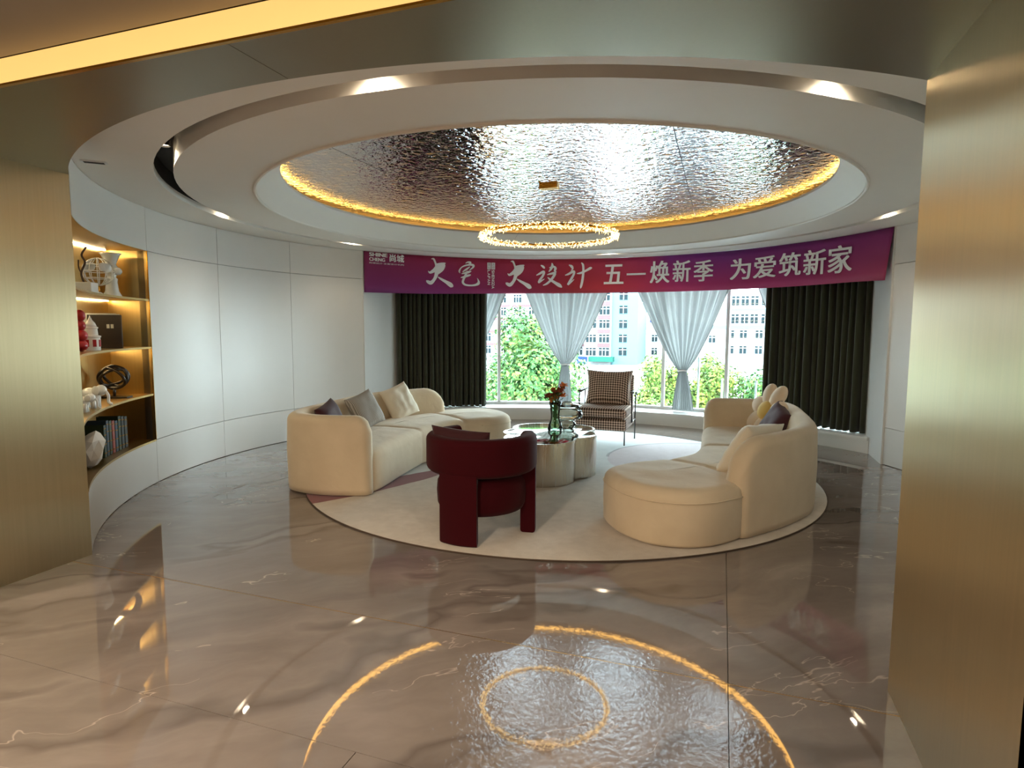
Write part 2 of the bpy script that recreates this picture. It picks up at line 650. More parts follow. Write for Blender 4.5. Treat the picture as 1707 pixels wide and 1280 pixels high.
def make_leaves(name, c0, c1, c2):
    m, n, b = new_mat(name)
    v = coords(n, 'Object')
    f = noise_tex(n, v, 2.2, 3)
    f2 = noise_tex(n, v, 9.0, 1)
    c = n.ramp(n.math('MULTIPLY_ADD', f2, 0.5, n.math('MULTIPLY', f, 0.6)), [(0.3, c0), (0.55, c1), (0.75, c2)])
    n.link(c, b.inputs['Base Color'])
    b.inputs['Roughness'].default_value = 0.6
    b.inputs['Specular IOR Level'].default_value = 0.1
    MATS[name] = m
make_leaves('leaf_green', srgb(24, 56, 32), srgb(50, 82, 40), srgb(104, 106, 46))
make_leaves('leaf_lime', srgb(32, 62, 28), srgb(70, 92, 36), srgb(122, 116, 46))

# ------------------------------------------------------------------ setting
R = 3.822            # inner face of the round wall
HS, HC = 2.447, 2.617
Z1, Z2 = 0.417, 2.211
XL, XR = -2.26, 2.33  # portal jambs
YN = -4.126          # corridor side of the portal

def ringpt(r, deg):
    return r * cos(radians(deg)), r * sin(radians(deg))

# floor slabs: marble, each slab its own piece, dark joint bed underneath
floor = MB().box(-9, 9, -13, 5.6, -0.16, -0.012).build('floor', 'wall_joint')
tag(floor, 'polished brown marble slab floor', None, kind='structure')
g = 0.0016
rows = [((-13.0, -9.5), [-9.0, -6.0, -3.0, 0.0, 3.0, 6.0, 9.0]), ((-9.5, -6.8), [-9.0, -7.5, -4.5, -1.5, 1.5, 4.5, 7.5, 9.0]), ((-6.8, -4.09), [-9.0, -5.4, -2.5, 0.45, 3.4, 6.3, 9.0]),
        ((-4.09, -3.20), [-2.69, 1.70, 2.5]), ((-3.20, 0.6), [-5.2, -2.69, 1.70, 5.2]), ((0.6, 5.55), [-5.2, -2.69, 1.70, 5.2])]
for (y0, y1), xs in rows:
    for x0, x1 in zip(xs, xs[1:]):
        MB().box(x0 + g, x1 - g, y0 + g, y1 - g, -0.02, 0.0).build('slab', 'marble', floor)
# thin brass threshold strip beside the portal joint
MB().box(XL, XR, -3.2115, -3.2085, -0.01, 0.0005).build('inlay_strip', 'gold', floor)

# round wall, left: backing + panels
def wall_side(name, cuts, label):
    p0, p1 = cuts[0], cuts[-1]
    back = MB().arc(R + 0.03, R + 0.09, p0, p1, 0.0, HC + 0.05, 60).build(name, 'wall_joint', autos=40)
    tag(back, label, None, kind='structure')
    gd = 0.045
    for a, b in zip(cuts, cuts[1:]):
        for z0, z1 in ((0.006, Z1 - 0.003), (Z1 + 0.003, Z2 - 0.003), (Z2 + 0.003, HC - 0.004)):
            MB().arc(R, R + 0.03, a + gd, b - gd, z0, z1, 12).build('panel', 'wall_panel', back, autos=40)
    return back
wl = wall_side('wall_left', [151.2, 168.7, 186.0, 203.7], 'curved pale grey panel wall left of the window')
wr = wall_side('wall_right', [-52.4, -41.5, -24.0, -6.7, 10.8, 28.6], 'curved pale grey panel wall right of the window')

# the shelf niche part of the left wall: panels above and below
NA, NB = 203.7, 232.8      # degrees, niche opening (far edge, portal edge)
nw = MB().arc(4.24, 4.30, NA - 3, NB + 4, 0.0, HC + 0.05, 24).build('wall_niche', 'wall_joint', autos=40)
tag(nw, 'curved wall section that holds the shelf niche', None, kind='structure')
MB().arc(R, R + 0.03, NA + 0.045, NB, 0.006, Z1 - 0.003, 16).build('panel', 'wall_panel', nw, autos=40)
MB().arc(R, R + 0.03, NA + 0.045, NB, Z2 + 0.003, HC - 0.004, 16).build('panel', 'wall_panel', nw, autos=40)

niche = empty('shelf_niche', (*ringpt(4.0, 218), Z1), 0, 'lit bronze shelf niche recessed in the curved left wall', 'shelf')
def niche_part(name, mb, mat, **kw):
    o = mb.build(name, mat, None, **kw)
    o.parent = niche
    o.matrix_parent_inverse = Matrix.Translation(niche.location).inverted()
    return o
niche_part('back_panel', MB().arc(4.20, 4.235, NA, NB + 2, Z1, Z2, 24), 'bronze_niche', autos=40)
niche_part('side_panel', MB().arc(R + 0.002, 4.20, NA - 0.3, NA, Z1, Z2, 1), 'bronze_niche')
niche_part('side_panel', MB().arc(R + 0.002, 4.20, NB, NB + 0.3, Z1, Z2, 1), 'bronze_niche')
niche_part('top_panel', MB().arc(R + 0.002, 4.20, NA, NB, Z2, Z2 + 0.02, 16), 'bronze_niche', autos=40)
niche_part('base_panel', MB().arc(R - 0.001, 4.20, NA, NB, Z1 - 0.012, Z1 + 0.006, 16), 'bronze_niche', autos=40)
SH = [Z1 + 0.006, 0.866, 1.314, 1.763]
for z in SH[1:]:
    niche_part('shelf_board', MB().arc(R + 0.002, 4.195, NA + 0.05, NB - 0.05, z - 0.018, z, 16), 'bronze_niche', autos=40)
for z in (Z2 - 0.001, SH[3] - 0.019, SH[2] - 0.019):
    niche_part('led_strip', MB().arc(4.165, 4.185, NA + 0.6, NB - 0.6, z - 0.008, z, 16), 'led_shelf')
niche_part('edge_trim', MB().arc(R - 0.003, R + 0.006, NA - 0.05, NA + 0.08, Z1, Z2, 1), 'gold')

# window recess: returns, sill, glass
for nm, sx_ in (('wall_window_left', -1), ('wall_window_right', 1)):
    x0, x1 = sorted((sx_ * 3.345, sx_ * 3.6))
    o = MB().box(x0, x1, 1.83 if sx_ < 0 else 1.815, 3.3, 0, HC + 0.05).build(nm, 'white_trim')
    tag(o, 'white return wall beside the window', None, kind='structure')
GC = -0.93
sill = MB().arc(4.72, 5.4, 45, 135, 0.0, 0.165, 48, 0, GC).build('trim_1', 'white_trim', autos=40)
tag(sill, 'low white curved window platform', None, kind='structure')
MB().arc(4.69, 5.4, 45, 135, 0.165, 0.20, 48, 0, GC).build('sill_board', 'white_trim', sill, autos=40)

win = empty('window_1', (0, 4.27, 0.2), 0, 'wide curved floor-to-ceiling window', None, kind='structure')
def win_part(name, mb, mat, **kw):
    o = mb.build(name, mat, None, **kw)
    o.parent = win
    o.matrix_parent_inverse = Matrix.Translation(win.location).inverted()
    return o
MUL = [131.0, 122.0, 112.55, 99.9, 81.9, 70.9, 61.0, 49.0]
win_part('bottom_rail', MB().arc(5.17, 5.25, 49, 131, 0.20, 0.245, 40, 0, GC), 'white_trim', autos=40)
win_part('top_rail', MB().arc(5.17, 5.25, 49, 131, 2.54, 2.62, 40, 0, GC), 'white_trim', autos=40)
for a in MUL:
    win_part('mullion', MB().arc(5.18, 5.24, a - 0.28, a + 0.28, 0.245, 2.54, 1, 0, GC), 'white_trim')
for a, b in zip(MUL, MUL[1:]):
    win_part('pane', MB().arc(5.207, 5.213, a - 0.28, b + 0.28, 0.245, 2.54, 10, 0, GC), 'window_glass', autos=40)
# thin white safety rail posts just outside the glass
for a, h in ((76.4, 1.05), (72.4, 0.72), (66.9, 0.72), (64.6, 0.72), (79.3, 0.72)):
    win_part('rail_post', MB().arc(5.42, 5.45, a - 0.14, a + 0.14, 0.0, h, 1, 0, GC), 'fence_white')

# ---- ceilings
ceil_ring = MB().arc(3.353, R + 0.03, 0, 360, HC, HC + 0.022, 128).build('ceiling', 'white_paint', autos=40)
tag(ceil_ring, 'white outer ring of the round ceiling', None, kind='structure')
MB().arc(3.353, 3.375, 0, 360, HC + 0.022, HC + 0.055, 128).build('slot_lip', 'white_paint', ceil_ring, autos=40)
MB().arc(3.353, 3.375, 0, 360, HC + 0.055, 2.80, 128).build('slot_wall', 'dark_slot', ceil_ring, autos=40)
MB().arc(3.15, 3.40, 0, 360, 2.80, 2.82, 128).build('slot_top', 'dark_slot', ceil_ring, autos=40)
recess_c = MB().arc(R - 0.02, 6.2, 18, 162, HC + 0.004, HC + 0.03, 60).build('ceiling_window', 'white_paint', autos=40)
tag(recess_c, 'white ceiling strip in front of the window', None, kind='structure')

disc = MB()
prof = [(3.225, 2.80), (3.230, 2.612), (2.690, 2.610), (2.684, 2.600), (2.672, 2.598), (2.662, 2.604), (2.660, 2.616), (2.476, 2.800), (2.476, 2.824), (2.50, 2.824), (2.50, 2.806), (2.78, 2.806), (2.78, 2.95)]
seg = 128
vs_, fs_ = [], []
for r, z in prof:
    for k in range(seg):
        a = 2 * pi * k / seg
        vs_.append((r * cos(a), r * sin(a), z))
for i in range(len(prof) - 1):
    for k in range(seg):
        k2 = (k + 1) % seg
        fs_.append((i * seg + k, i * seg + k2, (i + 1) * seg + k2, (i + 1) * seg + k))
cd_ = disc.add(vs_, fs_).build('ceiling_disc', 'white_paint', autos=35)
tag(cd_, 'white floating ring of the round ceiling with moulded rim', None, kind='structure')
MB().arc(2.515, 2.60, 0, 360, 2.807, 2.812, 96).build('cove_led', 'led_cove', cd_)
# hammered mirror: three sheets with thin seams
def mirror_sheet(x0, x1):
    r = 2.775
    pts = []
    nseg = 60
    a0, a1 = math.acos(max(-1, min(1, x1 / r))), math.acos(max(-1, min(1, x0 / r)))
    for i in range(nseg + 1):
        a = a0 + (a1 - a0) * i / nseg
        pts.append((r * cos(a), r * sin(a)))
    for i in range(nseg + 1):
        a = a1 + (a0 - a1) * i / nseg
        pts.append((r * cos(a), -r * sin(a)))
    out = []
    for p in pts:
        if not out or hypot(p[0] - out[-1][0], p[1] - out[-1][1]) > 1e-4:
            out.append(p)
    if hypot(out[0][0] - out[-1][0], out[0][1] - out[-1][1]) < 1e-4:
        out.pop()
    MB().prism(out, 2.88, 2.90).build('mirror_sheet', 'hammered_mirror', cd_)
mirror_sheet(-2.775, -1.263)
mirror_sheet(-1.257, 1.257)
mirror_sheet(1.263, 2.775)

# downlights in the slot
for p, nm in ((-126, 'beside the air vent'), (-89, 'near the bronze header, left of its middle'), (-50, 'near the bronze header, right of its middle'), (20.5, 'above the right end of the banner'),
              (90.6, 'above the middle of the banner'), (158.7, 'above the left end of the banner'), (195.2, 'above the panels beside the shelf niche')):
    x, y = ringpt(3.292, p)
    d = empty('downlight', (x, y, 2.705), 0, 'small recessed spot in the ceiling slot ' + nm, 'downlight', 'spots in the round ceiling slot')
    MB().lathe([(0.045, 0.0), (0.045, 0.05), (0.036, 0.055), (0.036, 0.004), (0.036, 0.0)], 20, cap=False).build('housing', 'black_metal', d, autos=40)
    MB().lathe([(0.034, 0.012), (0.034, 0.016)], 20).build('lens', 'downlight_glow', d)
    MB().box(-0.004, 0.004, -0.004, 0.004, 0.05, 0.095).build('stem', 'black_metal', d)
    lamp('downlight_beam', 'SPOT', (x, y, 2.70), DOWN_W, (1.0, 0.84, 0.62), (0, 0, 0), spot_size=radians(150), spot_blend=1.0, shadow_soft_size=0.04)

# ---- portal: soffit, jambs, corridor
def soffit_panel(x0, x1):
    rr = R - 0.0
    n = 40
    arc = []
    for i in range(n + 1):
        x = x1 + (x0 - x1) * i / n
        arc.append((x, -sqrt(rr * rr - x * x)))
    return [(x0, YN + 0.004), (x1, YN + 0.004)] + arc
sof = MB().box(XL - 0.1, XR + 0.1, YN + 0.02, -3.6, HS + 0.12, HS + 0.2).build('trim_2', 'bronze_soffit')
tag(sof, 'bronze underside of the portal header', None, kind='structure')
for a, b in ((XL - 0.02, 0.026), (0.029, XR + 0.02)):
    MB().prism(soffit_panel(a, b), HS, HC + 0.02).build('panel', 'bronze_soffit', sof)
# header face glows by itself, standing in for a hidden cove strip's wash
hl = empty('glowing_header_face', (0.035, YN, HS), 0, 'long portal header face with the warm wash of a hidden cove light put in as glow', 'header face')
MB().box(XL - 0.035, XR - 0.035, -0.006, 0.004, 0.008, 0.104).build('glow_face', 'header_face_glow', hl)
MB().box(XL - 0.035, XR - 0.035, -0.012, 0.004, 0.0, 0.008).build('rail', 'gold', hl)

def jamb(name, x, sx_, label):
    yj = -sqrt(R * R - x * x)
    x0, x1 = sorted((x, x + sx_ * 0.14))
    o = MB().box(x0, x1, YN, yj + (0.06 if sx_ else 0), 0.0, HC + 0.02)
    o = MB().prism([(x, YN), (x, yj), (x + sx_ * 0.03, yj + 0.02), (x + sx_ * 0.03, YN)], 0.0, HC + 0.02).build(name, 'bronze')
    tag(o, label, None, kind='structure')
    MB().box(*sorted((x + sx_ * 0.004, x + sx_ * 0.13)), YN + 0.004, YN + 0.4, -0.0, 0.0).build('base_gap', 'dark_slot', o) if False else None
    return o
jamb('wall_portal_left', XL, -1, 'brushed bronze left jamb of the portal')
jamb('wall_portal_right', XR, 1, 'brushed bronze right jamb of the portal')
for nm, x0, x1 in (('wall_corridor_left', -9, XL - 0.03), ('wall_corridor_right', XR + 0.03, 9)):
    o = MB().box(x0, x1, YN + 0.02, YN + 0.12, 0, 2.7).build(nm, 'corridor_wall')
    tag(o, 'corridor wall beside the portal', None, kind='structure')
cw = MB().box(-9, 9, -13.2, -13.0, 0, 2.7).build('wall_back', 'corridor_wall'); tag(cw, 'far corridor wall behind the viewpoint', None, kind='structure')
for nm, x0 in (('wall_end_left', -9.2), ('wall_end_right', 9.0)):
    tag(MB().box(x0, x0 + 0.2, -13.2, YN + 0.1, 0, 2.7).build(nm, 'corridor_wall'), 'corridor end wall', None, kind='structure')
tag(MB().box(-9.2, 9.2, -13.2, YN - 0.012, HS + 0.105, HS + 0.14).build('ceiling_corridor', 'grey_ceiling'), 'grey corridor ceiling in front of the portal', None, kind='structure')
tag(MB().box(-9.6, 9.6, -13.6, 4.6, 3.02, 3.2).build('roof', 'grey_ceiling'), 'roof slab above the room', None, kind='structure')
for nm, x0 in (('wall_outer_left', -9.4), ('wall_outer_right', 9.2)):
    tag(MB().box(x0, x0 + 0.2, YN, 4.5, -0.2, 3.02).build(nm, 'grey_ceiling'), 'outer side wall of the building', None, kind='structure')
for k, (x, y) in enumerate(((-3.4, -6.2), (0.2, -6.2), (3.8, -6.2), (-3.4, -9.4), (0.2, -9.4), (3.8, -9.4))):  # unseen lamps added in the corridor as fill from the camera side
    d = empty('corridor_fill_light', (x, y, HS + 0.085), 0, 'added round corridor fill light, unseen behind the viewpoint, %s row, %s' % (('nearer', 'farther')[k // 3], ('left', 'middle', 'right')[k % 3]), 'ceiling light', 'added corridor fill lights')
    MB().lathe([(0.17, 0.0), (0.17, 0.02), (0.15, 0.02), (0.15, 0.0)], 32, cap=False).build('ring', 'white_trim', d, autos=40)
    MB().lathe([(0.15, 0.008), (0.15, 0.018)], 32).build('glow_face', 'downlight_glow', d)
    lamp('corridor_fill_lamp', 'AREA', (x, y, HS + 0.08), CORR_FILL_W, (1.0, 0.84, 0.64), (0, 0, 0), shape='DISK', size=0.3)

# air vent in the ceiling ring near the portal
av = empty('air_vent', (-2.44, -2.78, HC), radians(42), 'small slotted air vent in the white ceiling near the left jamb', 'vent')
MB().box(-0.075, 0.075, -0.03, 0.03, -0.008, 0.002).build('frame', 'white_trim', av)
for k in range(3):
    MB().box(-0.06, 0.06, -0.02 + k * 0.016, -0.012 + k * 0.016, -0.0095, -0.007).build('slot', 'dark_slot', av)

# window light portal (helps sampling the sky light coming through the window)
pl_ = lamp('window_portal', 'AREA', (0, 4.6, 1.4), 1.0, (1, 1, 1), (radians(-90), 0, 0), shape='RECTANGLE', size=7.2, size_y=2.6)
pl_.data.cycles.is_portal = True

# ------------------------------------------------------------------ furniture
# ---- round rug
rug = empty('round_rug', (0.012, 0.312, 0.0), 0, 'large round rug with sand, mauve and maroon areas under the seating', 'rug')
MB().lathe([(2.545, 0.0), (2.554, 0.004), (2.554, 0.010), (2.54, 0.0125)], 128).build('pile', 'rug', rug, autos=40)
MB().lathe([(2.552, 0.001), (2.560, 0.002), (2.560, 0.009), (2.552, 0.0105)], 128, cap=False).build('binding', 'rug_edge', rug, smooth=True)
RT = 0.0125

# ---- curved sofa (drawn at the right-hand place, then copied and turned)
def offset_closed(pts, d):
    n = len(pts)
    out = []
    for i in range(n):
        t = (pts[(i + 1) % n] - pts[i - 1])
        t.normalize()
        out.append(pts[i] + Vector((-t.y, t.x)) * d)
    return out

def area2(p):
    return sum(p[i][0] * p[(i + 1) % len(p)][1] - p[(i + 1) % len(p)][0] * p[i][1] for i in range(len(p)))

def back_band(path, T, H, z0, r_start, r_end, name, mat, parent, n=110, lean=0.03):
    P, L = resample(path, n)
    vs, fs = [], []
    K = 10
    cols = None
    for i in range(n):
        s = L * i / (n - 1)
        t = (P[min(i + 1, n - 1)] - P[max(i - 1, 0)]).normalized()
        nin = Vector((t.y, -t.x))          # towards the inside of the sofa (path runs clockwise)
        def prof(sd, r):
            return H if sd >= r else H - r + sqrt(max(0, r * r - (r - sd) ** 2))
        h = min(prof(s, r_start), prof(L - s, r_end))
        e = min(s, L - s)
        th = T * (0.35 + 0.65 * sqrt(max(0, 1 - (max(0, 0.09 - e) / 0.09) ** 2)))
        o_shift = (T - th) / 2
        ring = []
        rt = min(th / 2, 0.075)
        ring.append((o_shift, z0))
        ring.append((o_shift - 0.004, z0 + 0.05))
        ring.append((o_shift - 0.010, (z0 + h) / 2))
        for k in range(K + 1):
            a = pi * k / K
            cx = o_shift + rt if k <= K / 2 else o_shift + th - rt
            ring.append((cx - rt * cos(a), h - rt + rt * sin(a)))
        ring.append((o_shift + th + lean, (z0 + h) / 2 + 0.05))
        ring.append((o_shift + th + lean, z0))
        cols = len(ring)
        for d, z in ring:
            q = P[i] + nin * d
            vs.append((q.x, q.y, z))
    for i in range(n - 1):
        for k in range(cols):
            k2 = (k + 1) % cols
            fs.append((i * cols + k, i * cols + k2, (i + 1) * cols + k2, (i + 1) * cols + k))
    fs.append(tuple(range(cols)))
    fs.append(tuple((n - 1) * cols + k for k in range(cols))[::-1])
    return MB().add(vs, fs).build(name, mat, parent, smooth=True)

SO = Vector((1.75, -0.1))     # sofa origin
def S(*p):
    return [Vector((x, y)) - SO for x, y in p]
outer = catmull(S((1.44, 1.38), (1.75, 1.455), (2.03, 1.45), (2.28, 1.33), (2.395, 1.02), (2.42, 0.5), (2.42, -0.1), (2.37, -0.46), (2.27, -0.70), (2.08, -1.02), (1.80, -1.385)), 10)
seat_outline = [(1.46, 0.7), (1.45, 1.15), (1.52, 1.30), (1.8, 1.33), (2.05, 1.30), (2.22, 1.16), (2.28, 0.9), (2.30, 0.4), (2.30, -0.1), (2.24, -0.42), (2.12, -0.66), (1.96, -0.93), (1.83, -1.16),
                (1.79, -1.37), (1.62, -1.59), (1.42, -1.70), (1.17, -1.69), (0.93, -1.50), (0.785, -1.19), (0.86, -0.94), (1.04, -0.76), (1.24, -0.57), (1.39, -0.30), (1.455, 0.10)]
chaise_welt = [(1.80, -1.375), (1.622, -1.594), (1.42, -1.704), (1.168, -1.694), (0.927, -1.503), (0.781, -1.19), (0.857, -0.937), (1.037, -0.757)]
seams = [((1.40, 0.10), (2.32, 0.10)), ((1.16, -0.60), (1.88, -1.16))]
spine = [(1.86, 1.10), (1.88, 0.3), (1.85, -0.2), (1.70, -0.65), (1.42, -1.03), (1.19, -1.23)]

def seg_near(p, a, b):
    d = b - a
    t = max(0.0, min(1.0, (p - a).dot(d) / d.length_squared))
    q = a + d * t
    return q, (p - q).length

def seat_body(outline, z0, name, mat, parent, n=300, rings=22):
    P, L = resample(outline, n, True)
    if area2(P) < 0:
        P = P[::-1]
    sp = S(*spine)
    sm = [S(a, b) for a, b in seams]
    tg = [min((seg_near(p, a, b) for a, b in zip(sp, sp[1:])), key=lambda r: r[1])[0] for p in P]
    for _ in range(14):
        tg = [(tg[i - 1] + tg[i] * 2 + tg[(i + 1) % n]) / 4 for i in range(n)]
    zs, zt, er = 0.325, 0.418, 0.095
    vs, fs = [], []
    def groove(p):
        g_ = 0.0
        for a, b in sm:
            dd = seg_near(p, a, b)[1]
            g_ = max(g_, math.exp(-(dd / 0.016) ** 2) + 0.35 * math.exp(-(dd / 0.06) ** 2))
        return g_
    rows = [(0.012, z0), (0.0, z0 + 0.02), (-0.004, 0.18), (0.0, zs - 0.01)]
    for d, z in rows:
        for p, q in zip(P, offset_closed(P, d)):
            gq = groove(p)
            q = q + (tg[P.index(p)] - p).normalized() * 0.010 * min(gq, 1)
            vs.append((q.x, q.y, z))
    for k in range(1, rings + 1):
        t = (k / rings) ** 1.25
        for p, c in zip(P, tg):
            q = p.lerp(c, t)
            dist = (q - p).length
            e = min(1.0, dist / er)
            z = zs + (zt - zs) * (0.82 * sqrt(max(0, 1 - (1 - e) ** 2)) + 0.18 * t)
            z -= 0.020 * groove(q) * min(1.0, 0.3 + e)
            z += 0.005 * noise.noise(Vector((q.x * 5, q.y * 5, 1.0)))
            vs.append((q.x, q.y, z))
    m = len(rows) + rings
    for i in range(m - 1):
        for k in range(n):
            k2 = (k + 1) % n
            fs.append((i * n + k, i * n + k2, (i + 1) * n + k2, (i + 1) * n + k))
    fs.append(tuple(range(n))[::-1])
    return MB().add(vs, fs).build(name, mat, parent, smooth=True)

def make_sofa(name):
    root = empty(name, (SO.x, SO.y, RT))
    z0 = 0.012
    back_band(outer, 0.17, 0.715, z0, 0.14, 0.30, 'backrest', 'sofa_fabric', root)
    seat_pts = catmull(S(*seat_outline), 8, True)
    seat_body(seat_pts, z0, 'seat', 'sofa_fabric', root)
    wl_ = catmull(S(*chaise_welt), 8)
    MB().tube([(p.x, p.y, 0.318) for p in wl_], 0.004, 6).build('piping', 'sofa_fabric', root, smooth=True)
    # dark plinth set back under the body
    pl = catmull([Vector(p) - SO for p in [(1.55, 1.32), (2.0, 1.36), (2.25, 1.2), (2.33, 0.8), (2.34, 0), (2.2, -0.62), (1.9, -1.08), (1.6, -1.45), (1.3, -1.58), (1.0, -1.42), (0.88, -1.16), (1.1, -0.82), (1.36, -0.5), (1.55, -0.1), (1.57, 0.6)]], 6, True)
    MB().prism([(p.x, p.y) for p in pl], 0.0, 0.03).build('plinth', 'black_metal', root)
    return root

sofa_r = make_sofa('curved_sofa')
tag(sofa_r, 'cream curved sofa with a flower cushion, rounded chaise end nearest', 'sofa', 'cream curved sofas on the rug')
sofa_l = copy_tree(sofa_r)
tag(sofa_l, 'cream curved sofa by the left panel wall, its chaise end towards the window', 'sofa', 'cream curved sofas on the rug')
LROT = radians(186.0)
_af = Vector((1.44, 1.30)) - SO
_rot = Matrix.Rotation(LROT, 2)
_t = Vector((-1.27, -1.235)) - _rot @ _af
sofa_l.location = (_t.x, _t.y, RT)
sofa_l.rotation_euler = (0, 0, LROT)

def left_pt(x, y):
    """a point given on the right sofa, carried to the left sofa"""
    q = _rot @ (Vector((x, y)) - SO) + _t
    return q.x, q.y

# ---- pillows
def pillow_mesh(name, w_, h_, t_, pinch=0.06, n=18, wr=0.004, seed=1):
    vs, fs = [], []
    for side in (1, -1):
        for i in range(n + 1):
            for j in range(n + 1):
                u, v = -1 + 2 * i / n, -1 + 2 * j / n
                k = 1 - pinch * (1 - v * v) * abs(u) ** 3
                k2 = 1 - pinch * (1 - u * u) * abs(v) ** 3
                x, y = u * w_ / 2 * k, v * h_ / 2 * k2
                f = ((1 - u ** 4) * (1 - v ** 4)) ** 0.55
                z = side * (t_ / 2 * f + 0.003)
                z += wr * noise.noise(Vector((u * 2.5 + seed, v * 2.5, side))) * f * 2
                vs.append((x, y, z))
    m = (n + 1) ** 2
    for s_ in (0, 1):
        for i in range(n):
            for j in range(n):
                a = s_ * m + i * (n + 1) + j
                q = (a, a + n + 1, a + n + 2, a + 1)
                fs.append(q if s_ == 0 else q[::-1])
    edge = [i * (n + 1) for i in range(n + 1)] + [n * (n + 1) + j for j in range(1, n + 1)] + [i * (n + 1) + n for i in range(n - 1, -1, -1)] + [j for j in range(n - 1, 0, -1)]
    for a, b in zip(edge, edge[1:] + edge[:1]):
        fs.append((a, b, b + m, a + m))
    return MB().add(vs, fs).mesh(name)

def pillow(name, mat, loc, facing, tilt, size, label, roll=0.0, thick=0.15, seed=1, group='scatter pillows', pinch=0.06, wr=0.004):
    """facing = compass angle of the pillow's front (deg, from +X), tilt = lean back from upright (deg)"""
    me = pillow_mesh(name, size[0], size[1], thick, pinch, 18, wr, seed)
    o = link_mesh(name, me, mat, None, True)
    # local +Z = front, local +Y = up
    rot = Euler((0, 0, radians(facing + 90))).to_matrix() @ Euler((radians(90 - tilt), 0, 0)).to_matrix() @ Euler((0, 0, radians(roll))).to_matrix()
    o.matrix_world = Matrix.Translation(loc) @ rot.to_4x4()
    return tag(o, label, 'pillow', group)

# ---- maroon barrel chair
ch = empty('barrel_chair', (-0.015, -1.767, RT), radians(-4.0), 'maroon velvet barrel chair with three slab legs', 'chair')
def barrel_band(r0, r1, a0, a1, z0, z1, rr, n=64, endround=0.0):
    vs, fs = [], []
    q = []
    K = 5
    for cx, cz, s0 in ((r1 - rr, z1 - rr, 0), (r0 + rr, z1 - rr, 90), (r0 + rr, z0 + rr, 180), (r1 - rr, z0 + rr, 270)):
        for k in range(K + 1):
            a = radians(s0 + 90 * k / K)
            q.append((cx + rr * cos(a), cz + rr * sin(a)))
    c = len(q)
    for i in range(n + 1):
        a = radians(a0 + (a1 - a0) * i / n)
        for r_, z_ in q:
            vs.append((r_ * cos(a), r_ * sin(a), z_))
    for i in range(n):
        for k in range(c):
            k2 = (k + 1) % c
            fs.append((i * c + k, i * c + k2, (i + 1) * c + k2, (i + 1) * c + k))
    fs += [tuple(range(c))[::-1], tuple(n * c + k for k in range(c))]
    return MB().add(vs, fs)
barrel_band(0.285, 0.405, 148, 392, 0.47, 0.735, 0.045).build('backrest', 'maroon_velvet', ch, autos=50)
barrel_band(0.292, 0.400, 249, 291, 0.0, 0.54, 0.022, 16).build('leg', 'maroon_velvet', ch, autos=50)
for a in (148.5, 371.5):
    barrel_band(0.290, 0.400, a, a + 20, 0.0, 0.64, 0.022, 10).build('leg', 'maroon_velvet', ch, autos=50)
MB().lathe([(0.02, 0.165), (0.25, 0.17), (0.305, 0.19), (0.325, 0.23), (0.33, 0.32), (0.325, 0.385), (0.30, 0.425), (0.24, 0.445), (0.02, 0.455)], 56).build('seat', 'maroon_velvet', ch, autos=60)
pillow('back_pillow', 'maroon_pillow', (-0.10, -1.93, 0.60 + RT), 86, 14, (0.46, 0.38), 'dark maroon pillow inside the maroon barrel chair', 3, 0.14, 5)

# ---- checked lounge chair by the window
ac = empty('lounge_chair', (0.19, 2.15, 0.0), 0, 'checked lounge chair with metal frame facing the coffee table', 'chair')
ZR = 0.0
def slab(x0, x1, y0, y1, z0, z1, bev, nm, mat='check_fabric', rot=None, loc=None, seg=3):
    return MB().box(x0, x1, y0, y1, z0, z1).build(nm, mat, ac, bevel=bev, bseg=seg, autos=60, rot=rot, loc=loc)
slab(-0.325, 0.325, -0.42, 0.30, 0.365, 0.49, 0.05, 'seat_cushion', seg=4)
slab(-0.325, 0.325, -0.42, 0.30, 0.21, 0.36, 0.025, 'seat_base')
slab(-0.31, 0.31, -0.05, 0.05, -0.28, 0.28, 0.03, 'backrest', rot=(radians(-14), 0, 0), loc=(0, 0.33, 0.60))
bp = link_mesh('back_pillow', pillow_mesh('back_pillow', 0.64, 0.50, 0.20, 0.10, 20, 0.003, 3), 'check_fabric', ac, True)
bp.matrix_local = Matrix.Translation((0, 0.155, 0.70)) @ Euler((radians(90 - 14), 0, 0)).to_matrix().to_4x4()
# its own front-facing check: pillow is drawn in its own XY plane
for sx_ in (-1, 1):
    x = sx_ * 0.295
    MB().tube([(x, -0.33, 0.0), (x, -0.33, 0.215)], 0.009, 10).build('leg', 'dark_steel', ac, smooth=True)
    x = sx_ * 0.35
    MB().tube([(x, 0.22, 0.0), (x, 0.22, 0.30), (x, 0.26, 0.655)], 0.009, 10).build('leg', 'dark_steel', ac, smooth=True)
    MB().tube([(x, -0.10, 0.28), (x, -0.10, 0.62), (x, -0.085, 0.65), (x, -0.05, 0.655), (x, 0.30, 0.655)], 0.009, 10).build('arm_frame', 'dark_steel', ac, smooth=True)
    MB().tube([(x, -0.10, 0.285), (x, 0.22, 0.285)], 0.007, 8).build('stretcher', 'dark_steel', ac, smooth=True)
    MB().tube([(x, 0.06, 0.285), (sx_ * 0.315, 0.06, 0.285)], 0.007, 8).build('bracket', 'dark_steel', ac, smooth=True)
    MB().box(x - 0.025, x + 0.025, -0.10, 0.36, 0.66, 0.685).build('armrest', 'wood_arm', ac, bevel=0.008, autos=40)

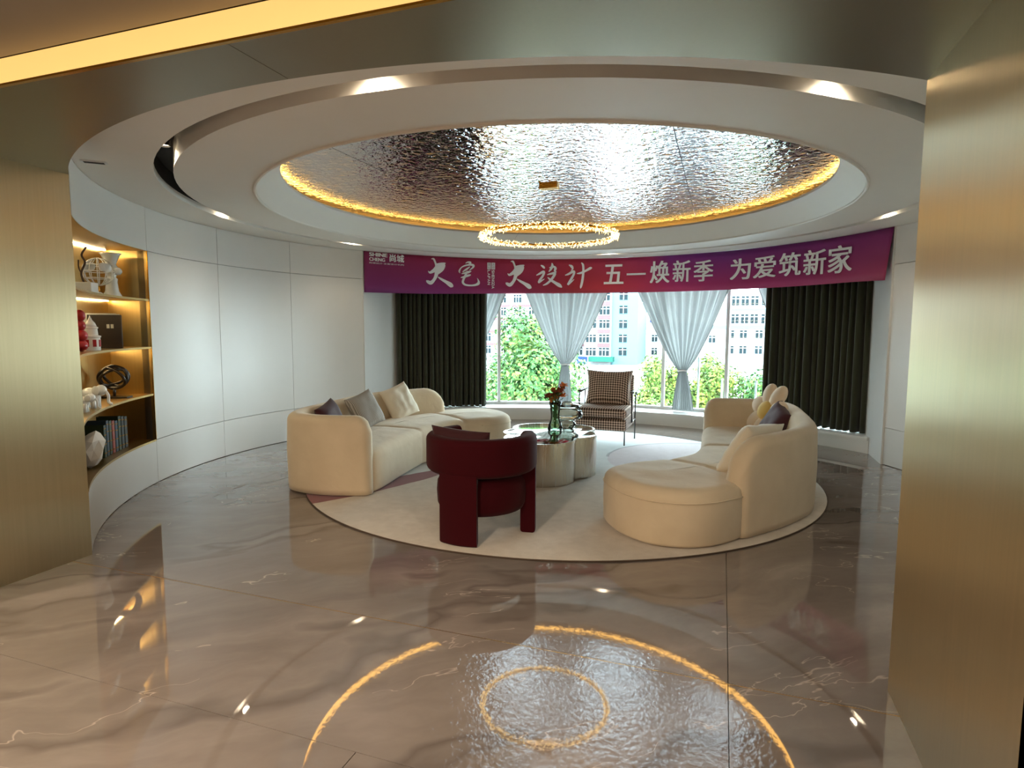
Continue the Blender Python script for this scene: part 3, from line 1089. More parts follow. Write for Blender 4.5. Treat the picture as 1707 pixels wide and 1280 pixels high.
# ---- petal-shaped metal coffee table
tb = empty('coffee_table', (-0.013, 0.135, RT), 0, 'brushed metal coffee table with lobed outline and mirror top', 'table')
lob_w = [(0.28, 5.87, 0.36), (0.60, 6.12, 0.28), (0.63, 6.45, 0.27), (0.33, 6.47, 0.32), (0.13, 6.20, 0.22)]
ca, sa_ = cos(radians(19.3)), sin(radians(19.3))
lobes = []
for x, y, r in lob_w:
    a_, b_ = x * ca - y * sa_, x * sa_ + y * ca
    lobes.append((a_ + 1.629 + 0.013, b_ - 5.796 - 0.135, r))
def lobe_outline(shrink=0.0, n=160):
    out = []
    for i in range(n):
        a = 2 * pi * i / n
        d = Vector((cos(a), sin(a)))
        best = 0
        for x, y, r in lobes:
            r = r - shrink
            c = Vector((x, y))
            pr = c.dot(d)
            disc_ = r * r - (c.length_squared - pr * pr)
            if disc_ > 0:
                best = max(best, pr + sqrt(disc_))
        out.append((d.x * best, d.y * best))
    return out
MB().prism(lobe_outline(0.006), 0.0, 0.395).build('body', 'steel_brushed', tb, autos=30)
MB().prism(lobe_outline(0.012), 0.395, 0.408).build('top', 'table_top', tb, bevel=0.003, autos=40)
rim = lobe_outline(0.0)
rin = lobe_outline(0.012)
vs_, fs_ = [], []
n_ = len(rim)
for (x, y), (x2, y2) in zip(rim, rin):
    vs_ += [(x, y, 0.385), (x, y, 0.412), (x2, y2, 0.412), (x2, y2, 0.385)]
for i in range(n_):
    j = (i + 1) % n_
    for q in range(4):
        q2 = (q + 1) % 4
        fs_.append((4 * i + q, 4 * i + q2, 4 * j + q2, 4 * j + q))
MB().add(vs_, fs_).build('rim', 'steel_brushed', tb, autos=35)
TT = RT + 0.408

# ---- vases and flowers on the table (positions in room frame)
def lathe_glass(name, prof, mat, parent, seg=40):
    return MB().lathe(prof, seg, cap=False).build(name, mat, parent, smooth=True)
VX, VY = -0.02, 0.30
v1 = empty('tall_vase', (VX, VY, TT), 0, 'tall green glass vase holding orange flowers', 'vase')
lathe_glass('body', [(0.0, 0.002), (0.075, 0.002), (0.08, 0.02), (0.07, 0.07), (0.048, 0.12), (0.046, 0.18), (0.056, 0.26), (0.068, 0.31), (0.064, 0.31), (0.052, 0.26), (0.042, 0.18), (0.044, 0.12), (0.064, 0.075), (0.072, 0.03), (0.0, 0.02)], 'green_glass', v1)
v2 = empty('bulb_vase', (0.06, 0.50, TT), 0, 'low bulbous pale green glass vase behind the tall one', 'vase')
lathe_glass('body', [(0.0, 0.002), (0.07, 0.002), (0.085, 0.02), (0.10, 0.05), (0.09, 0.075), (0.06, 0.09), (0.11, 0.10), (0.16, 0.125), (0.175, 0.16), (0.16, 0.195), (0.12, 0.205), (0.13, 0.22), (0.15, 0.24), (0.13, 0.262), (0.08, 0.272), (0.05, 0.29), (0.044, 0.29), (0.07, 0.265), (0.14, 0.245)], 'clear_glass', v2)
fb = empty('flower_bunch', (VX, VY, TT + 0.03), 0, 'bunch of orange and rust flowers standing in the tall vase', 'flowers')
rf = random.Random(3)
for k in range(22):
    a = rf.uniform(0, 2 * pi)
    sp = rf.uniform(0.02, 0.11)
    hgt = rf.uniform(0.30, 0.46)
    tip = Vector((cos(a) * sp, sin(a) * sp, hgt))
    pts = [Vector((cos(a) * 0.01, sin(a) * 0.01, 0.0)), Vector((cos(a) * 0.018, sin(a) * 0.018, 0.25)), tip * 0.93, tip]
    MB().tube(catmull(pts, 4), 0.0035, 6).build('stem', 'stem_green', fb, smooth=True)
    mb = MB()
    for q in range(14):
        b_ = 2 * pi * q / 7 + rf.random()
        dv = Vector((cos(b_), sin(b_), rf.uniform(-0.3, 1.6))).normalized()
        sd = Vector((-sin(b_), cos(b_), 0))
        ln, wd = rf.uniform(0.04, 0.065), rf.uniform(0.014, 0.022)
        p0, p1, p2 = tip, tip + dv * ln * 0.6, tip + dv * ln + Vector((0, 0, -0.006))
        mb.add([p0, p1 + sd * wd, p2, p1 - sd * wd, p1 + Vector((0, 0, 0.006))], [(0, 1, 4), (1, 2, 4), (2, 3, 4), (3, 0, 4)])
    mb.build('bloom', ('petal_orange', 'petal_rust', 'petal_orange', 'stem_green')[k % 4], fb)
for k in range(8):
    a = rf.uniform(0, 2 * pi)
    sp, hz = rf.uniform(0.08, 0.2), rf.uniform(0.25, 0.55)
    p = Vector((cos(a) * sp, sin(a) * sp, hz))
    d = Vector((cos(a), sin(a), 0.5)).normalized()
    sd = d.cross(Vector((0, 0, 1))).normalized()
    b0 = Vector((cos(a) * 0.04, sin(a) * 0.04, hz - 0.06))
    MB().add([b0, b0.lerp(p, 0.5) + sd * 0.016, p, b0.lerp(p, 0.5) - sd * 0.016], [(0, 1, 2, 3)]).build('leaf', 'stem_green', fb)

# ---- sofa pillows
x, y = left_pt(2.14, 0.80)
pillow('scatter_pillow', 'maroon_pillow', (x, y, 0.58), 8, 22, (0.38, 0.38), 'dark maroon pillow at the near end of the left sofa', 12, 0.14, 2)
x, y = left_pt(2.10, 0.16)
pillow('scatter_pillow', 'grey_weave', (x, y, 0.60), -14, 24, (0.40, 0.40), 'grey striped pillow in the middle of the left sofa', 14, 0.15, 4)
x, y = left_pt(2.05, -0.64)
pillow('scatter_pillow', 'cream_pillow', (x, y, 0.60), -24, 24, (0.42, 0.42), 'wrinkled cream pillow at the far end of the left sofa', 16, 0.16, 9, wr=0.012)
pillow('scatter_pillow', 'plum_pillow', (2.14, 0.60, 0.575), 196, 26, (0.40, 0.40), 'dark plum pillow in front of the flower cushion on the right sofa', -18, 0.15, 6)
pillow('scatter_pillow', 'cream_pillow', (1.86, -0.80, 0.575), 146, 32, (0.54, 0.46), 'cream pillow leaning at the near end of the right sofa', 4, 0.15, 12, wr=0.01)
# flower cushion
fl_ = empty('flower_cushion', (2.09, 0.86, 0.66), 0, 'cream flower-shaped cushion with yellow centre on the right sofa', 'pillow', 'scatter pillows')
fl_.rotation_euler = (Euler((0, 0, radians(205 + 90))).to_matrix() @ Euler((radians(90 - 22), 0, 0)).to_matrix()).to_euler()
def ellipsoid(cx, cy, cz, rx, ry, rz, rot=0.0, n=14, m=20):
    vs, fs = [], []
    for i in range(n + 1):
        th = pi * i / n
        for j in range(m):
            ph = 2 * pi * j / m
            x, y, z = rx * sin(th) * cos(ph), ry * sin(th) * sin(ph), rz * cos(th)
            vs.append((cx + x * cos(rot) - y * sin(rot), cy + x * sin(rot) + y * cos(rot), cz + z))
    for i in range(n):
        for j in range(m):
            j2 = (j + 1) % m
            fs.append((i * m + j, i * m + j2, (i + 1) * m + j2, (i + 1) * m + j))
    mb = MB().add(vs, fs)
    return mb
for k in range(7):
    a = 2 * pi * k / 7 + 0.2
    ellipsoid(cos(a) * 0.19, sin(a) * 0.19, 0.0, 0.13, 0.095, 0.06, a).build('petal', 'flower_petal', fl_, smooth=True)
ellipsoid(0, 0, 0.03, 0.10, 0.10, 0.06).build('core', 'flower_core', fl_, smooth=True)

# ------------------------------------------------------------------ chandelier
cl = empty('ring_chandelier', (0.0, -0.08, 2.40), 0, 'glowing crystal ring chandelier hanging under the hammered mirror', 'chandelier')
RC = 0.645
MB().tube([(RC * cos(2 * pi * k / 96), RC * sin(2 * pi * k / 96), 0) for k in range(96)], 0.012, 8, closed=True).build('ring', 'gold', cl, smooth=True)
rc = random.Random(5)
mb = MB()
for k in range(1100):
    a = 2 * pi * k / 1100
    rr_ = RC + rc.uniform(-0.028, 0.028)
    z = rc.uniform(-0.035, 0.02)
    L_ = rc.uniform(0.012, 0.034)
    wd = rc.uniform(0.003, 0.006)
    c = Vector((rr_ * cos(a), rr_ * sin(a), z))
    d = Vector((rc.uniform(-1, 1), rc.uniform(-1, 1), rc.uniform(-1.2, 0.6))).normalized()
    u = d.orthogonal().normalized()
    v = d.cross(u)
    mb.add([c - d * L_ * 0.4, c + u * wd, c + v * wd, c - u * wd, c - v * wd, c + d * L_], [(0, 2, 1), (0, 3, 2), (0, 4, 3), (0, 1, 4), (5, 1, 2), (5, 2, 3), (5, 3, 4), (5, 4, 1)])
cr = mb.build('crystals', 'crystal_glow', cl)
cr['kind'] = 'stuff'
for k in range(3):
    a = 2 * pi * k / 3 + 0.4
    MB().tube([(RC * cos(a), RC * sin(a), 0.0), (0.03 * cos(a), 0.03 * sin(a), 0.455)], 0.0006, 5).build('wire', 'gold', cl, smooth=True)
MB().box(-0.09, 0.09, -0.05, 0.05, 0.44, 0.482).build('canopy', 'gold', cl, bevel=0.004)

# ------------------------------------------------------------------ curtains
def cyl_pt(r, deg, z):
    a = radians(deg)
    return (r * cos(a), GC + r * sin(a), z)

def drape(name, r, a0, a1, z0, z1, folds, amp, label, seed):
    rd = random.Random(seed)
    n = folds * 10
    ph = [0.0]
    for k in range(folds):
        ph.append(ph[-1] + rd.uniform(0.7, 1.35))
    rows = 14
    vs, fs = [], []
    for j in range(rows + 1):
        t = j / rows
        z = z1 + (z0 - z1) * t
        for i in range(n + 1):
            s = i / n
            q = s * folds
            k = min(int(q), folds - 1)
            fr = q - k
            pos = (ph[k] + (ph[k + 1] - ph[k]) * fr) / ph[-1]
            w_ = (ph[k + 1] - ph[k])
            off = amp * w_ * (0.85 + 0.3 * t) * cos(2 * pi * fr) * (1 + 0.12 * sin(3 * t + k))
            sw = 0.15 * sin(2 * pi * fr * 2) / folds * (a1 - a0)
            a = a0 + (a1 - a0) * pos + sw + 0.15 * t * sin(k * 1.7)
            vs.append(cyl_pt(r + off, a, z))
    for j in range(rows):
        for i in range(n):
            a = j * (n + 1) + i
            fs.append((a, a + 1, a + n + 2, a + n + 1))
    o = MB().add(vs, fs).build(name, 'olive_velvet', None, smooth=True)
    md = o.modifiers.new('thickness', 'SOLIDIFY')
    md.thickness = 0.004
    return tag(o, label, 'curtain', 'dark olive curtains')
drape('velvet_curtain', 4.93, 132.6, 115.0, 0.205, 2.60, 17, 0.065, 'dark olive floor-length curtain at the left end of the window', 2)
drape('velvet_curtain', 4.90, 63.4, 46.9, 0.215, 2.60, 15, 0.07, 'dark olive floor-length curtain at the right end of the window', 8)

def sheer(name, r, a_mid_top, half_top, a_knot, zk, a_tail, half_tail, label, folds=9, seed=1, clip=None):
    """tied-back voile panel: wide at the rail, gathered at the knot, loose tail"""
    root = empty(name, cyl_pt(r, a_knot, 0.22), 0, label, 'sheer curtain', 'tied white sheers')
    inv = Matrix.Translation(root.location).inverted()
    rd = random.Random(seed)
    jit = [rd.uniform(0.6, 1.3) for _ in range(folds + 1)]
    n, rows = folds * 8, 40
    vs, fs = [], []
    zt, zb = 2.58, 0.225
    for j in range(rows + 1):
        z = zt + (zb - zt) * j / rows
        if z > zk:
            t = (zt - z) / (zt - zk)
            half = half_top * (1 - t) ** 0.78 * 1.0 + 0.62
            mid = a_mid_top + (a_knot - a_mid_top) * t ** 1.1
            am = 0.045 * (1 - t) + 0.022
        else:
            t = (zk - z) / (zk - zb)
            half = 0.62 + (half_tail - 0.62) * t ** 0.8
            mid = a_knot + (a_tail - a_knot) * t
            am = 0.02 + 0.012 * t
        for i in range(n + 1):
            s = -1 + 2 * i / n
            a = mid + half * s
            f = (s + 1) / 2 * folds
            off = am * jit[int(min(f, folds))] * cos(2 * pi * f)
            vs.append(cyl_pt(r + off, a, z))
    for j in range(rows):
        for i in range(n):
            a = j * (n + 1) + i
            fs.append((a, a + 1, a + n + 2, a + n + 1))
    o = MB().add(vs, fs).build('voile', 'sheer_voile', root, smooth=True)
    o.matrix_parent_inverse = inv
    # thicker hem along both slanted edges
    for side in (-1, 1):
        pts = []
        for j in range(rows + 1):
            i = 0 if side < 0 else n
            pts.append(vs[j * (n + 1) + i])
        h = MB().tube(pts, 0.006, 6).build('hem', 'sheer_voile', root, smooth=True)
        h.matrix_parent_inverse = inv
    kc = cyl_pt(r, a_knot, zk)
    kn = MB().tube([(kc[0] + 0.068 * cos(q / 16 * 2 * pi), kc[1] + 0.045 * sin(q / 16 * 2 * pi), kc[2] + 0.004 * sin(q * 1.1)) for q in range(16)], 0.013, 8, closed=True).build('tie_band', 'letter_white', root, smooth=True)
    kn.matrix_parent_inverse = inv
    return root
sheer('sheer_curtain', 5.05, 99.8, 9.2, 99.9, 0.90, 100.1, 1.5, 'white sheer tied in the middle, behind the flower vase', 10, 3)
sheer('sheer_curtain', 5.05, 78.8, 9.4, 78.1, 0.85, 77.9, 1.9, 'white sheer tied in the middle, right of the checked chair', 10, 5)
sheer('sheer_curtain', 5.07, 119.0, 9.2, 119.0, 0.90, 119.0, 1.6, 'white sheer mostly hidden behind the left olive curtain', 10, 7)
sheer('sheer_curtain', 5.07, 58.0, 9.2, 58.0, 0.88, 58.0, 1.6, 'white sheer mostly hidden behind the right olive curtain', 10, 9)

# ------------------------------------------------------------------ banner with lettering
RB = 3.795
A0, A1 = 151.2, 28.4
ban = empty('banner', (0, RB, 2.05), 0, 'long purple and red banner with white Chinese lettering above the window', 'banner')
binv = Matrix.Translation(ban.location).inverted()
def ban_part(o):
    o.parent = ban
    o.matrix_parent_inverse = binv
    return o
def banz(s):      # lower edge along the banner, 0 = left, 1 = right
    ks = [(0, 2.018), (0.12, 2.03), (0.3, 2.068), (0.5, 2.07), (0.75, 2.062), (0.93, 2.06), (1.0, 2.045)]
    for (a, p), (b, q) in zip(ks, ks[1:]):
        if s <= b:
            return p + (q - p) * (s - a) / (b - a)
    return ks[-1][1]
vs_, fs_ = [], []
n_ = 160
for i in range(n_ + 1):
    s = i / n_
    for j in range(7):
        t = j / 6
        a = A0 + (A1 - A0) * s
        if s > 0.97:
            a += 1.3 * t * (s - 0.97) / 0.03 * 1.0       # right end hangs slightly inwards
        zz = 2.612 + (banz(s) - 2.612) * t
        rr_ = RB + 0.008 * sin(23 * s + 2 * t) * t
        vs_.append((rr_ * cos(radians(a)), rr_ * sin(radians(a)), zz))
for i in range(n_):
    for j in range(6):
        k = i * 7 + j
        fs_.append((k, k + 7, k + 8, k + 1))
cb = ban_part(MB().add(vs_, fs_).build('cloth', 'banner_print', None, smooth=True))
md = cb.modifiers.new('thickness', 'SOLIDIFY')
md.thickness = 0.002

RL = RB - 0.014
def to_banner(me, a0, a1, z0, z1, src):
    """map mesh (src box x0,x1,y0,y1) onto the banner's curve"""
    x0, x1, y0, y1 = src
    for v in me.vertices:
        a = radians(a0 + (a1 - a0) * (v.co.x - x0) / (x1 - x0))
        z = z0 + (z1 - z0) * (v.co.y - y0) / (y1 - y0)
        r_ = RL - v.co.z
        v.co = (r_ * cos(a), r_ * sin(a), z)

def text_mesh(ch_, bold=0.0, shear=0.0):
    cu = bpy.data.curves.new('glyph', 'FONT')
    cu.body = ch_
    cu.size = 1.0
    cu.offset = bold
    cu.shear = shear
    cu.extrude = 0.0
    cu.resolution_u = 6
    ob = bpy.data.objects.new('glyph', cu)
    COL.objects.link(ob)
    dg = bpy.context.evaluated_depsgraph_get()
    dg.update()
    me = bpy.data.meshes.new_from_object(ob.evaluated_get(dg))
    bpy.data.objects.remove(ob)
    bpy.data.curves.remove(cu)
    # even out long edges so that the glyph can follow the curve
    bm = bmesh.new()
    bm.from_mesh(me)
    bmesh.ops.triangulate(bm, faces=bm.faces)
    bm.to_mesh(me)
    bm.free()
    return me

def glyph(ch_, a0, a1, z0, z1, bold=0.018, name='letter', mat='letter_white', thick=0.0):
    me = text_mesh(ch_, 0.0)
    if not me.vertices:
        return
    V0 = [tuple(v.co) for v in me.vertices]
    F0 = [tuple(p.vertices) for p in me.polygons]
    mb = MB()
    sh = [(0, 0)] if bold == 0 else [(-bold, -bold * 0.35), (bold, -bold * 0.35), (-bold, bold * 0.35), (bold, bold * 0.35)]
    for q, (dx, dy) in enumerate(sh):
        mb.add([(x + dx, y + dy, 0.0005 * q) for x, y, z in V0], F0)
    bpy.data.meshes.remove(me)
    me = bpy.data.meshes.new(name)
    me.from_pydata(mb.v, [], mb.f)
    xs_ = [v[0] for v in mb.v]
    ys_ = [v[1] for v in mb.v]
    to_banner(me, a0, a1, z0, z1, (min(xs_), max(xs_), min(ys_), max(ys_)))
    return ban_part(link_mesh(name, me, mat))

for ch_, a0, a1, z0, z1 in (('五', 92.81, 88.08, 2.206, 2.511), ('焕', 81.86, 77.24, 2.201, 2.537), ('新', 76.55, 72.39, 2.206, 2.527), ('季', 71.7, 67.18, 2.201, 2.506),
                            ('为', 63.39, 58.7, 2.197, 2.489), ('爱', 58.19, 53.15, 2.2, 2.491), ('筑', 52.53, 47.69, 2.198, 2.501), ('新', 47.2, 42.28, 2.187, 2.5), ('家', 41.93, 36.69, 2.179, 2.508)):
    glyph(ch_, a0, a1, z0, z1, 0.022)
glyph('一', 87.38, 82.84, 2.336, 2.366, 0.0)
glyph('SHINE', 150.05, 145.6, 2.545, 2.60, 0.05)
glyph('CHENG', 150.05, 146.2, 2.478, 2.528, 0.04)
glyph('尚城', 145.1, 141.55, 2.485, 2.598, 0.03)
glyph('尚城设计·全案设计机构', 150.05, 141.6, 2.438, 2.462, 0.0)
# seal and small vertical words between the brush characters
def ribbon(points, name='brush_stroke', a0=0, a1=1, z0=0, z1=1):
    """tapering brush stroke: list of (x, y, width) in a unit box"""
    P = catmull([Vector(p) for p in points], 6)
    vs, fs = [], []
    n = len(P)
    for i in range(n):
        t = P[min(i + 1, n - 1)] - P[max(i - 1, 0)]
        t = Vector((t.x, t.y))
        t = t.normalized() if t.length > 1e-6 else Vector((1, 0))
        nn = Vector((-t.y, t.x))
        wd = P[i].z / 2
        vs += [(P[i].x + nn.x * wd, P[i].y + nn.y * wd, 0.0), (P[i].x - nn.x * wd, P[i].y - nn.y * wd, 0.0)]
    for i in range(n - 1):
        fs.append((2 * i, 2 * i + 1, 2 * i + 3, 2 * i + 2))
    return vs, fs
def brush(strokes, a0, a1, z0, z1, name='brush_character'):
    mb = MB()
    for k, st in enumerate(strokes):
        vs, fs = ribbon(st)
        mb.add([(x, y, z + 0.0004 * k) for x, y, z in vs], fs)
    me = bpy.data.meshes.new(name)
    me.from_pydata(mb.v, [], mb.f)
    to_banner(me, a0, a1, z0, z1, (0, 1, 0, 1))
    return ban_part(link_mesh(name, me, 'letter_white'))
DA = [[(0.19, 0.97, 0.02), (0.28, 0.97, 0.07), (0.34, 0.86, 0.07), (0.38, 0.74, 0.09), (0.40, 0.62, 0.16), (0.38, 0.44, 0.14), (0.30, 0.27, 0.11), (0.17, 0.15, 0.13), (0.04, 0.19, 0.10), (0.0, 0.23, 0.02)],
      [(0.07, 0.55, 0.03), (0.14, 0.50, 0.08), (0.30, 0.58, 0.14), (0.46, 0.68, 0.26), (0.58, 0.76, 0.22), (0.70, 0.84, 0.06), (0.74, 0.84, 0.01)],
      [(0.34, 0.80, 0.02), (0.52, 0.80, 0.10), (0.66, 0.79, 0.12), (0.60, 0.66, 0.16), (0.48, 0.52, 0.10), (0.42, 0.45, 0.02)],
      [(0.44, 0.36, 0.03), (0.56, 0.29, 0.08), (0.74, 0.20, 0.11), (0.90, 0.11, 0.16), (0.98, 0.05, 0.12), (1.0, 0.02, 0.02)]]
ZHAI = [[(0.34, 0.93, 0.02), (0.44, 0.98, 0.06), (0.56, 0.96, 0.10), (0.50, 0.88, 0.05)],
        [(0.10, 0.52, 0.03), (0.06, 0.60, 0.08), (0.14, 0.74, 0.05), (0.30, 0.83, 0.06), (0.55, 0.88, 0.08), (0.70, 0.85, 0.10), (0.66, 0.76, 0.07), (0.52, 0.66, 0.03)],
        [(0.54, 0.80, 0.03), (0.40, 0.70, 0.08), (0.24, 0.60, 0.05), (0.22, 0.56, 0.02)],
        [(0.16, 0.50, 0.03), (0.30, 0.53, 0.08), (0.48, 0.58, 0.10), (0.60, 0.62, 0.03)],
        [(0.12, 0.34, 0.03), (0.28, 0.38, 0.08), (0.48, 0.44, 0.09), (0.58, 0.47, 0.03)],
        [(0.42, 0.62, 0.05), (0.34, 0.44, 0.10), (0.25, 0.28, 0.10), (0.22, 0.14, 0.10), (0.34, 0.05, 0.08), (0.58, 0.03, 0.07), (0.80, 0.06, 0.09), (0.93, 0.14, 0.12), (0.90, 0.28, 0.04), (0.86, 0.34, 0.01)]]
SHE = [[(0.17, 0.90, 0.03), (0.24, 0.86, 0.08), (0.30, 0.80, 0.08), (0.31, 0.76, 0.02)],
       [(0.0, 0.50, 0.03), (0.12, 0.56, 0.08), (0.26, 0.64, 0.10), (0.30, 0.60, 0.09), (0.24, 0.46, 0.09), (0.14, 0.32, 0.09), (0.10, 0.22, 0.08), (0.20, 0.28, 0.06), (0.32, 0.36, 0.02)],
       [(0.60, 0.99, 0.03), (0.62, 0.88, 0.10), (0.56, 0.74, 0.09), (0.48, 0.64, 0.03)],
       [(0.50, 0.80, 0.03), (0.66, 0.84, 0.08), (0.74, 0.78, 0.10), (0.72, 0.68, 0.08), (0.78, 0.62, 0.03)],
       [(0.42, 0.52, 0.03), (0.56, 0.56, 0.08), (0.72, 0.58, 0.10), (0.66, 0.44, 0.10), (0.54, 0.28, 0.09), (0.40, 0.16, 0.08), (0.26, 0.10, 0.03)],
       [(0.44, 0.42, 0.03), (0.56, 0.32, 0.09), (0.74, 0.20, 0.11), (0.90, 0.10, 0.14), (1.0, 0.02, 0.04)]]
JI = [[(0.14, 0.92, 0.03), (0.24, 0.86, 0.10), (0.28, 0.76, 0.06), (0.22, 0.70, 0.02)],
      [(0.0, 0.52, 0.03), (0.12, 0.56, 0.08), (0.30, 0.66, 0.10), (0.34, 0.60, 0.08), (0.26, 0.42, 0.09), (0.16, 0.24, 0.09), (0.12, 0.16, 0.07), (0.24, 0.26, 0.05), (0.34, 0.36, 0.02)],
      [(0.44, 0.58, 0.03), (0.58, 0.60, 0.08), (0.76, 0.68, 0.08), (0.94, 0.78, 0.10), (1.0, 0.78, 0.03)],
      [(0.60, 1.0, 0.03), (0.66, 0.92, 0.08), (0.68, 0.74, 0.08), (0.67, 0.50, 0.09), (0.64, 0.26, 0.09), (0.60, 0.08, 0.08), (0.58, 0.0, 0.02)]]
brush(DA, 136.16, 129.73, 2.136, 2.581)
brush(ZHAI, 128.4, 122.96, 2.168, 2.55)
brush(DA, 116.65, 110.5, 2.133, 2.583)
brush(SHE, 109.19, 102.92, 2.155, 2.556)
brush(JI, 102.2, 95.68, 2.143, 2.552)
mb = MB()
for a0, a1 in ((121.2, 120.35), (120.2, 119.3)):
    mb.add([(0, 0, 0), (1, 0, 0), (1, 1, 0), (0, 1, 0)], [(0, 1, 2, 3)])
me = bpy.data.meshes.new('seal')
me.from_pydata([(0, 0, 0), (0.46, 0, 0), (0.46, 1, 0), (0, 1, 0), (0.54, 0, 0), (1, 0, 0), (1, 1, 0), (0.54, 1, 0)], [], [(0, 1, 2, 3), (4, 5, 6, 7)])
to_banner(me, 121.2, 119.3, 2.44, 2.546, (0, 1, 0, 1))
ban_part(link_mesh('seal', me, 'letter_white'))
RL -= 0.002
for q, (c0, a0, a1) in enumerate((('圣拉', 121.1, 120.4), ('达芬', 120.1, 119.4))):
    for k, c in enumerate(c0):
        glyph(c, a0, a1, 2.496 - 0.05 * k, 2.538 - 0.05 * k, 0.0, 'seal_mark', 'letter_grey')
def vertical_word(wd, a0, a1, ztop, zbot):
    n = len(wd)
    st = (ztop - zbot) / n
    for k, c in enumerate(wd):
        me = text_mesh(c, 0.02)
        # letters lie on their side, reading downwards
        for v in me.vertices:
            v.co = (v.co.y, -v.co.x, 0)
        xs_ = [v.co.x for v in me.vertices]
        ys_ = [v.co.y for v in me.vertices]
        to_banner(me, a0, a1, ztop - st * (k + 0.88), ztop - st * k, (min(xs_), max(xs_), min(ys_), max(ys_)))
        ban_part(link_mesh('letter', me, 'letter_white'))
vertical_word('LAFAN', 121.15, 120.5, 2.43, 2.19)
vertical_word('SHENGDA', 120.15, 119.45, 2.43, 2.13)

# ------------------------------------------------------------------ things on the shelves
def shelf_xy(r, deg):
    return ringpt(r, deg)
# globe of wire on a white tripod
x, y = shelf_xy(4.0, 211.2)
gz = SH[3]
gl_ = empty('wire_globe', (x, y, gz), radians(20), 'open white wire globe on a small stand on the top shelf', 'ornament', 'shelf ornaments')
for k in range(6):
    a = pi * k / 6
    MB().tube([(0.115 * cos(q / 32 * 2 * pi) * cos(a), 0.115 * cos(q / 32 * 2 * pi) * sin(a), 0.205 + 0.115 * sin(q / 32 * 2 * pi)) for q in range(32)], 0.004, 6, closed=True).build('hoop', 'white_ceramic', gl_, smooth=True)
for z, r_ in ((0.205, 0.115), (0.26, 0.10), (0.15, 0.10)):
    MB().tube([(r_ * cos(q / 32 * 2 * pi), r_ * sin(q / 32 * 2 * pi), z) for q in range(32)], 0.004, 6, closed=True).build('hoop', 'white_ceramic', gl_, smooth=True)
rg = random.Random(11)
for k in range(4):      # raised white land patches
    a, b_ = rg.uniform(0, 2 * pi), rg.uniform(-0.3, 1.0)
    c = Vector((cos(a) * cos(b_), sin(a) * cos(b_), sin(b_))) * 0.105
    e = ellipsoid(0, 0, 0, 0.055, 0.045, 0.012)
    o = e.build('land_patch', 'white_ceramic', gl_, smooth=True)
    o.matrix_local = Matrix.Translation(c + Vector((0, 0, 0.205))) @ c.to_track_quat('Z', 'Y').to_matrix().to_4x4()
MB().tube([(0, 0, 0.03), (0, 0, 0.09)], 0.006, 8).build('stand', 'gold', gl_, smooth=True)
for k in range(3):
    a = 2 * pi * k / 3
    MB().tube([(0, 0, 0.035), (0.05 * cos(a), 0.05 * sin(a), 0.004)], 0.005, 6).build('foot', 'white_ceramic', gl_, smooth=True)
# trumpet-shaped figure vase
x, y = shelf_xy(4.05, 206.4)
tv = empty('figure_vase', (x, y, gz), radians(25), 'white ceramic figure vase with flared mouth on the top shelf', 'vase', 'shelf ornaments')
MB().lathe([(0.085, 0.0), (0.08, 0.01), (0.055, 0.06), (0.045, 0.14), (0.05, 0.17), (0.035, 0.185), (0.045, 0.21), (0.062, 0.25), (0.05, 0.285), (0.04, 0.30), (0.05, 0.33), (0.075, 0.385), (0.09, 0.40), (0.086, 0.40), (0.06, 0.37)], 32).build('body', 'white_ceramic', tv, smooth=True)
ellipsoid(0.055, 0.0, 0.24, 0.035, 0.045, 0.035).build('arm', 'white_ceramic', tv, smooth=True)
# white box with a dark twig
x, y = shelf_xy(3.95, 217.5)
pb = empty('planter_box', (x, y, gz), radians(30), 'small white planter box with a dark twig on the top shelf', 'planter', 'shelf ornaments')
MB().box(-0.075, 0.075, -0.06, 0.06, 0.0, 0.085).build('box', 'plaster', pb, bevel=0.004)
MB().tube(catmull([Vector((0, 0, 0.08)), Vector((-0.02, 0.01, 0.16)), Vector((0.015, 0, 0.24)), Vector((-0.005, 0, 0.30)), Vector((0.03, 0, 0.36))], 5), [0.008] * 21, 6).build('twig', 'branch_brown', pb, smooth=True)
MB().tube(catmull([Vector((-0.015, 0.008, 0.15)), Vector((-0.04, 0.02, 0.20)), Vector((-0.03, 0.0, 0.26))], 5), 0.005, 6).build('twig', 'branch_brown', pb, smooth=True)

# second shelf: dark picture books standing in front of white ones, red-white tower
z2 = SH[2]
def standing_book(r, deg, w_, h_, t_, cover, label, yawdeg, group='books on the second shelf', z=z2, letters=False, name='picture_book'):
    x, y = shelf_xy(r, deg)
    b = empty(name, (x, y, z), radians(yawdeg), label, 'book', group)
    MB().box(-w_ / 2, w_ / 2, -t_ / 2, -t_ / 2 + 0.004, 0, h_).build('cover', cover, b)
    MB().box(-w_ / 2, w_ / 2, t_ / 2 - 0.004, t_ / 2, 0, h_).build('cover', cover, b)
    MB().box(w_ / 2 - 0.004, w_ / 2, -t_ / 2 + 0.004, t_ / 2 - 0.004, 0, h_).build('spine', cover, b)
    MB().box(-w_ / 2 + 0.002, w_ / 2 - 0.004, -t_ / 2 + 0.004, t_ / 2 - 0.004, 0.003, h_ - 0.003).build('pages', 'paper', b)
    if letters:
        for q, (lx, lw) in enumerate(((0.015, 0.022), (0.045, 0.022))):
            MB().box(lx, lx + lw, -t_ / 2 - 0.001, -t_ / 2, h_ * 0.60, h_ * 0.60 + 0.035).build('title_mark', 'paper', b)
    return b
standing_book(3.99, 210.6, 0.25, 0.29, 0.03, 'black_cover', 'large black book facing out on the second shelf', 40, letters=True)
standing_book(4.035, 209.6, 0.25, 0.30, 0.03, 'paper', 'white book right behind the black book on the second shelf', 40)
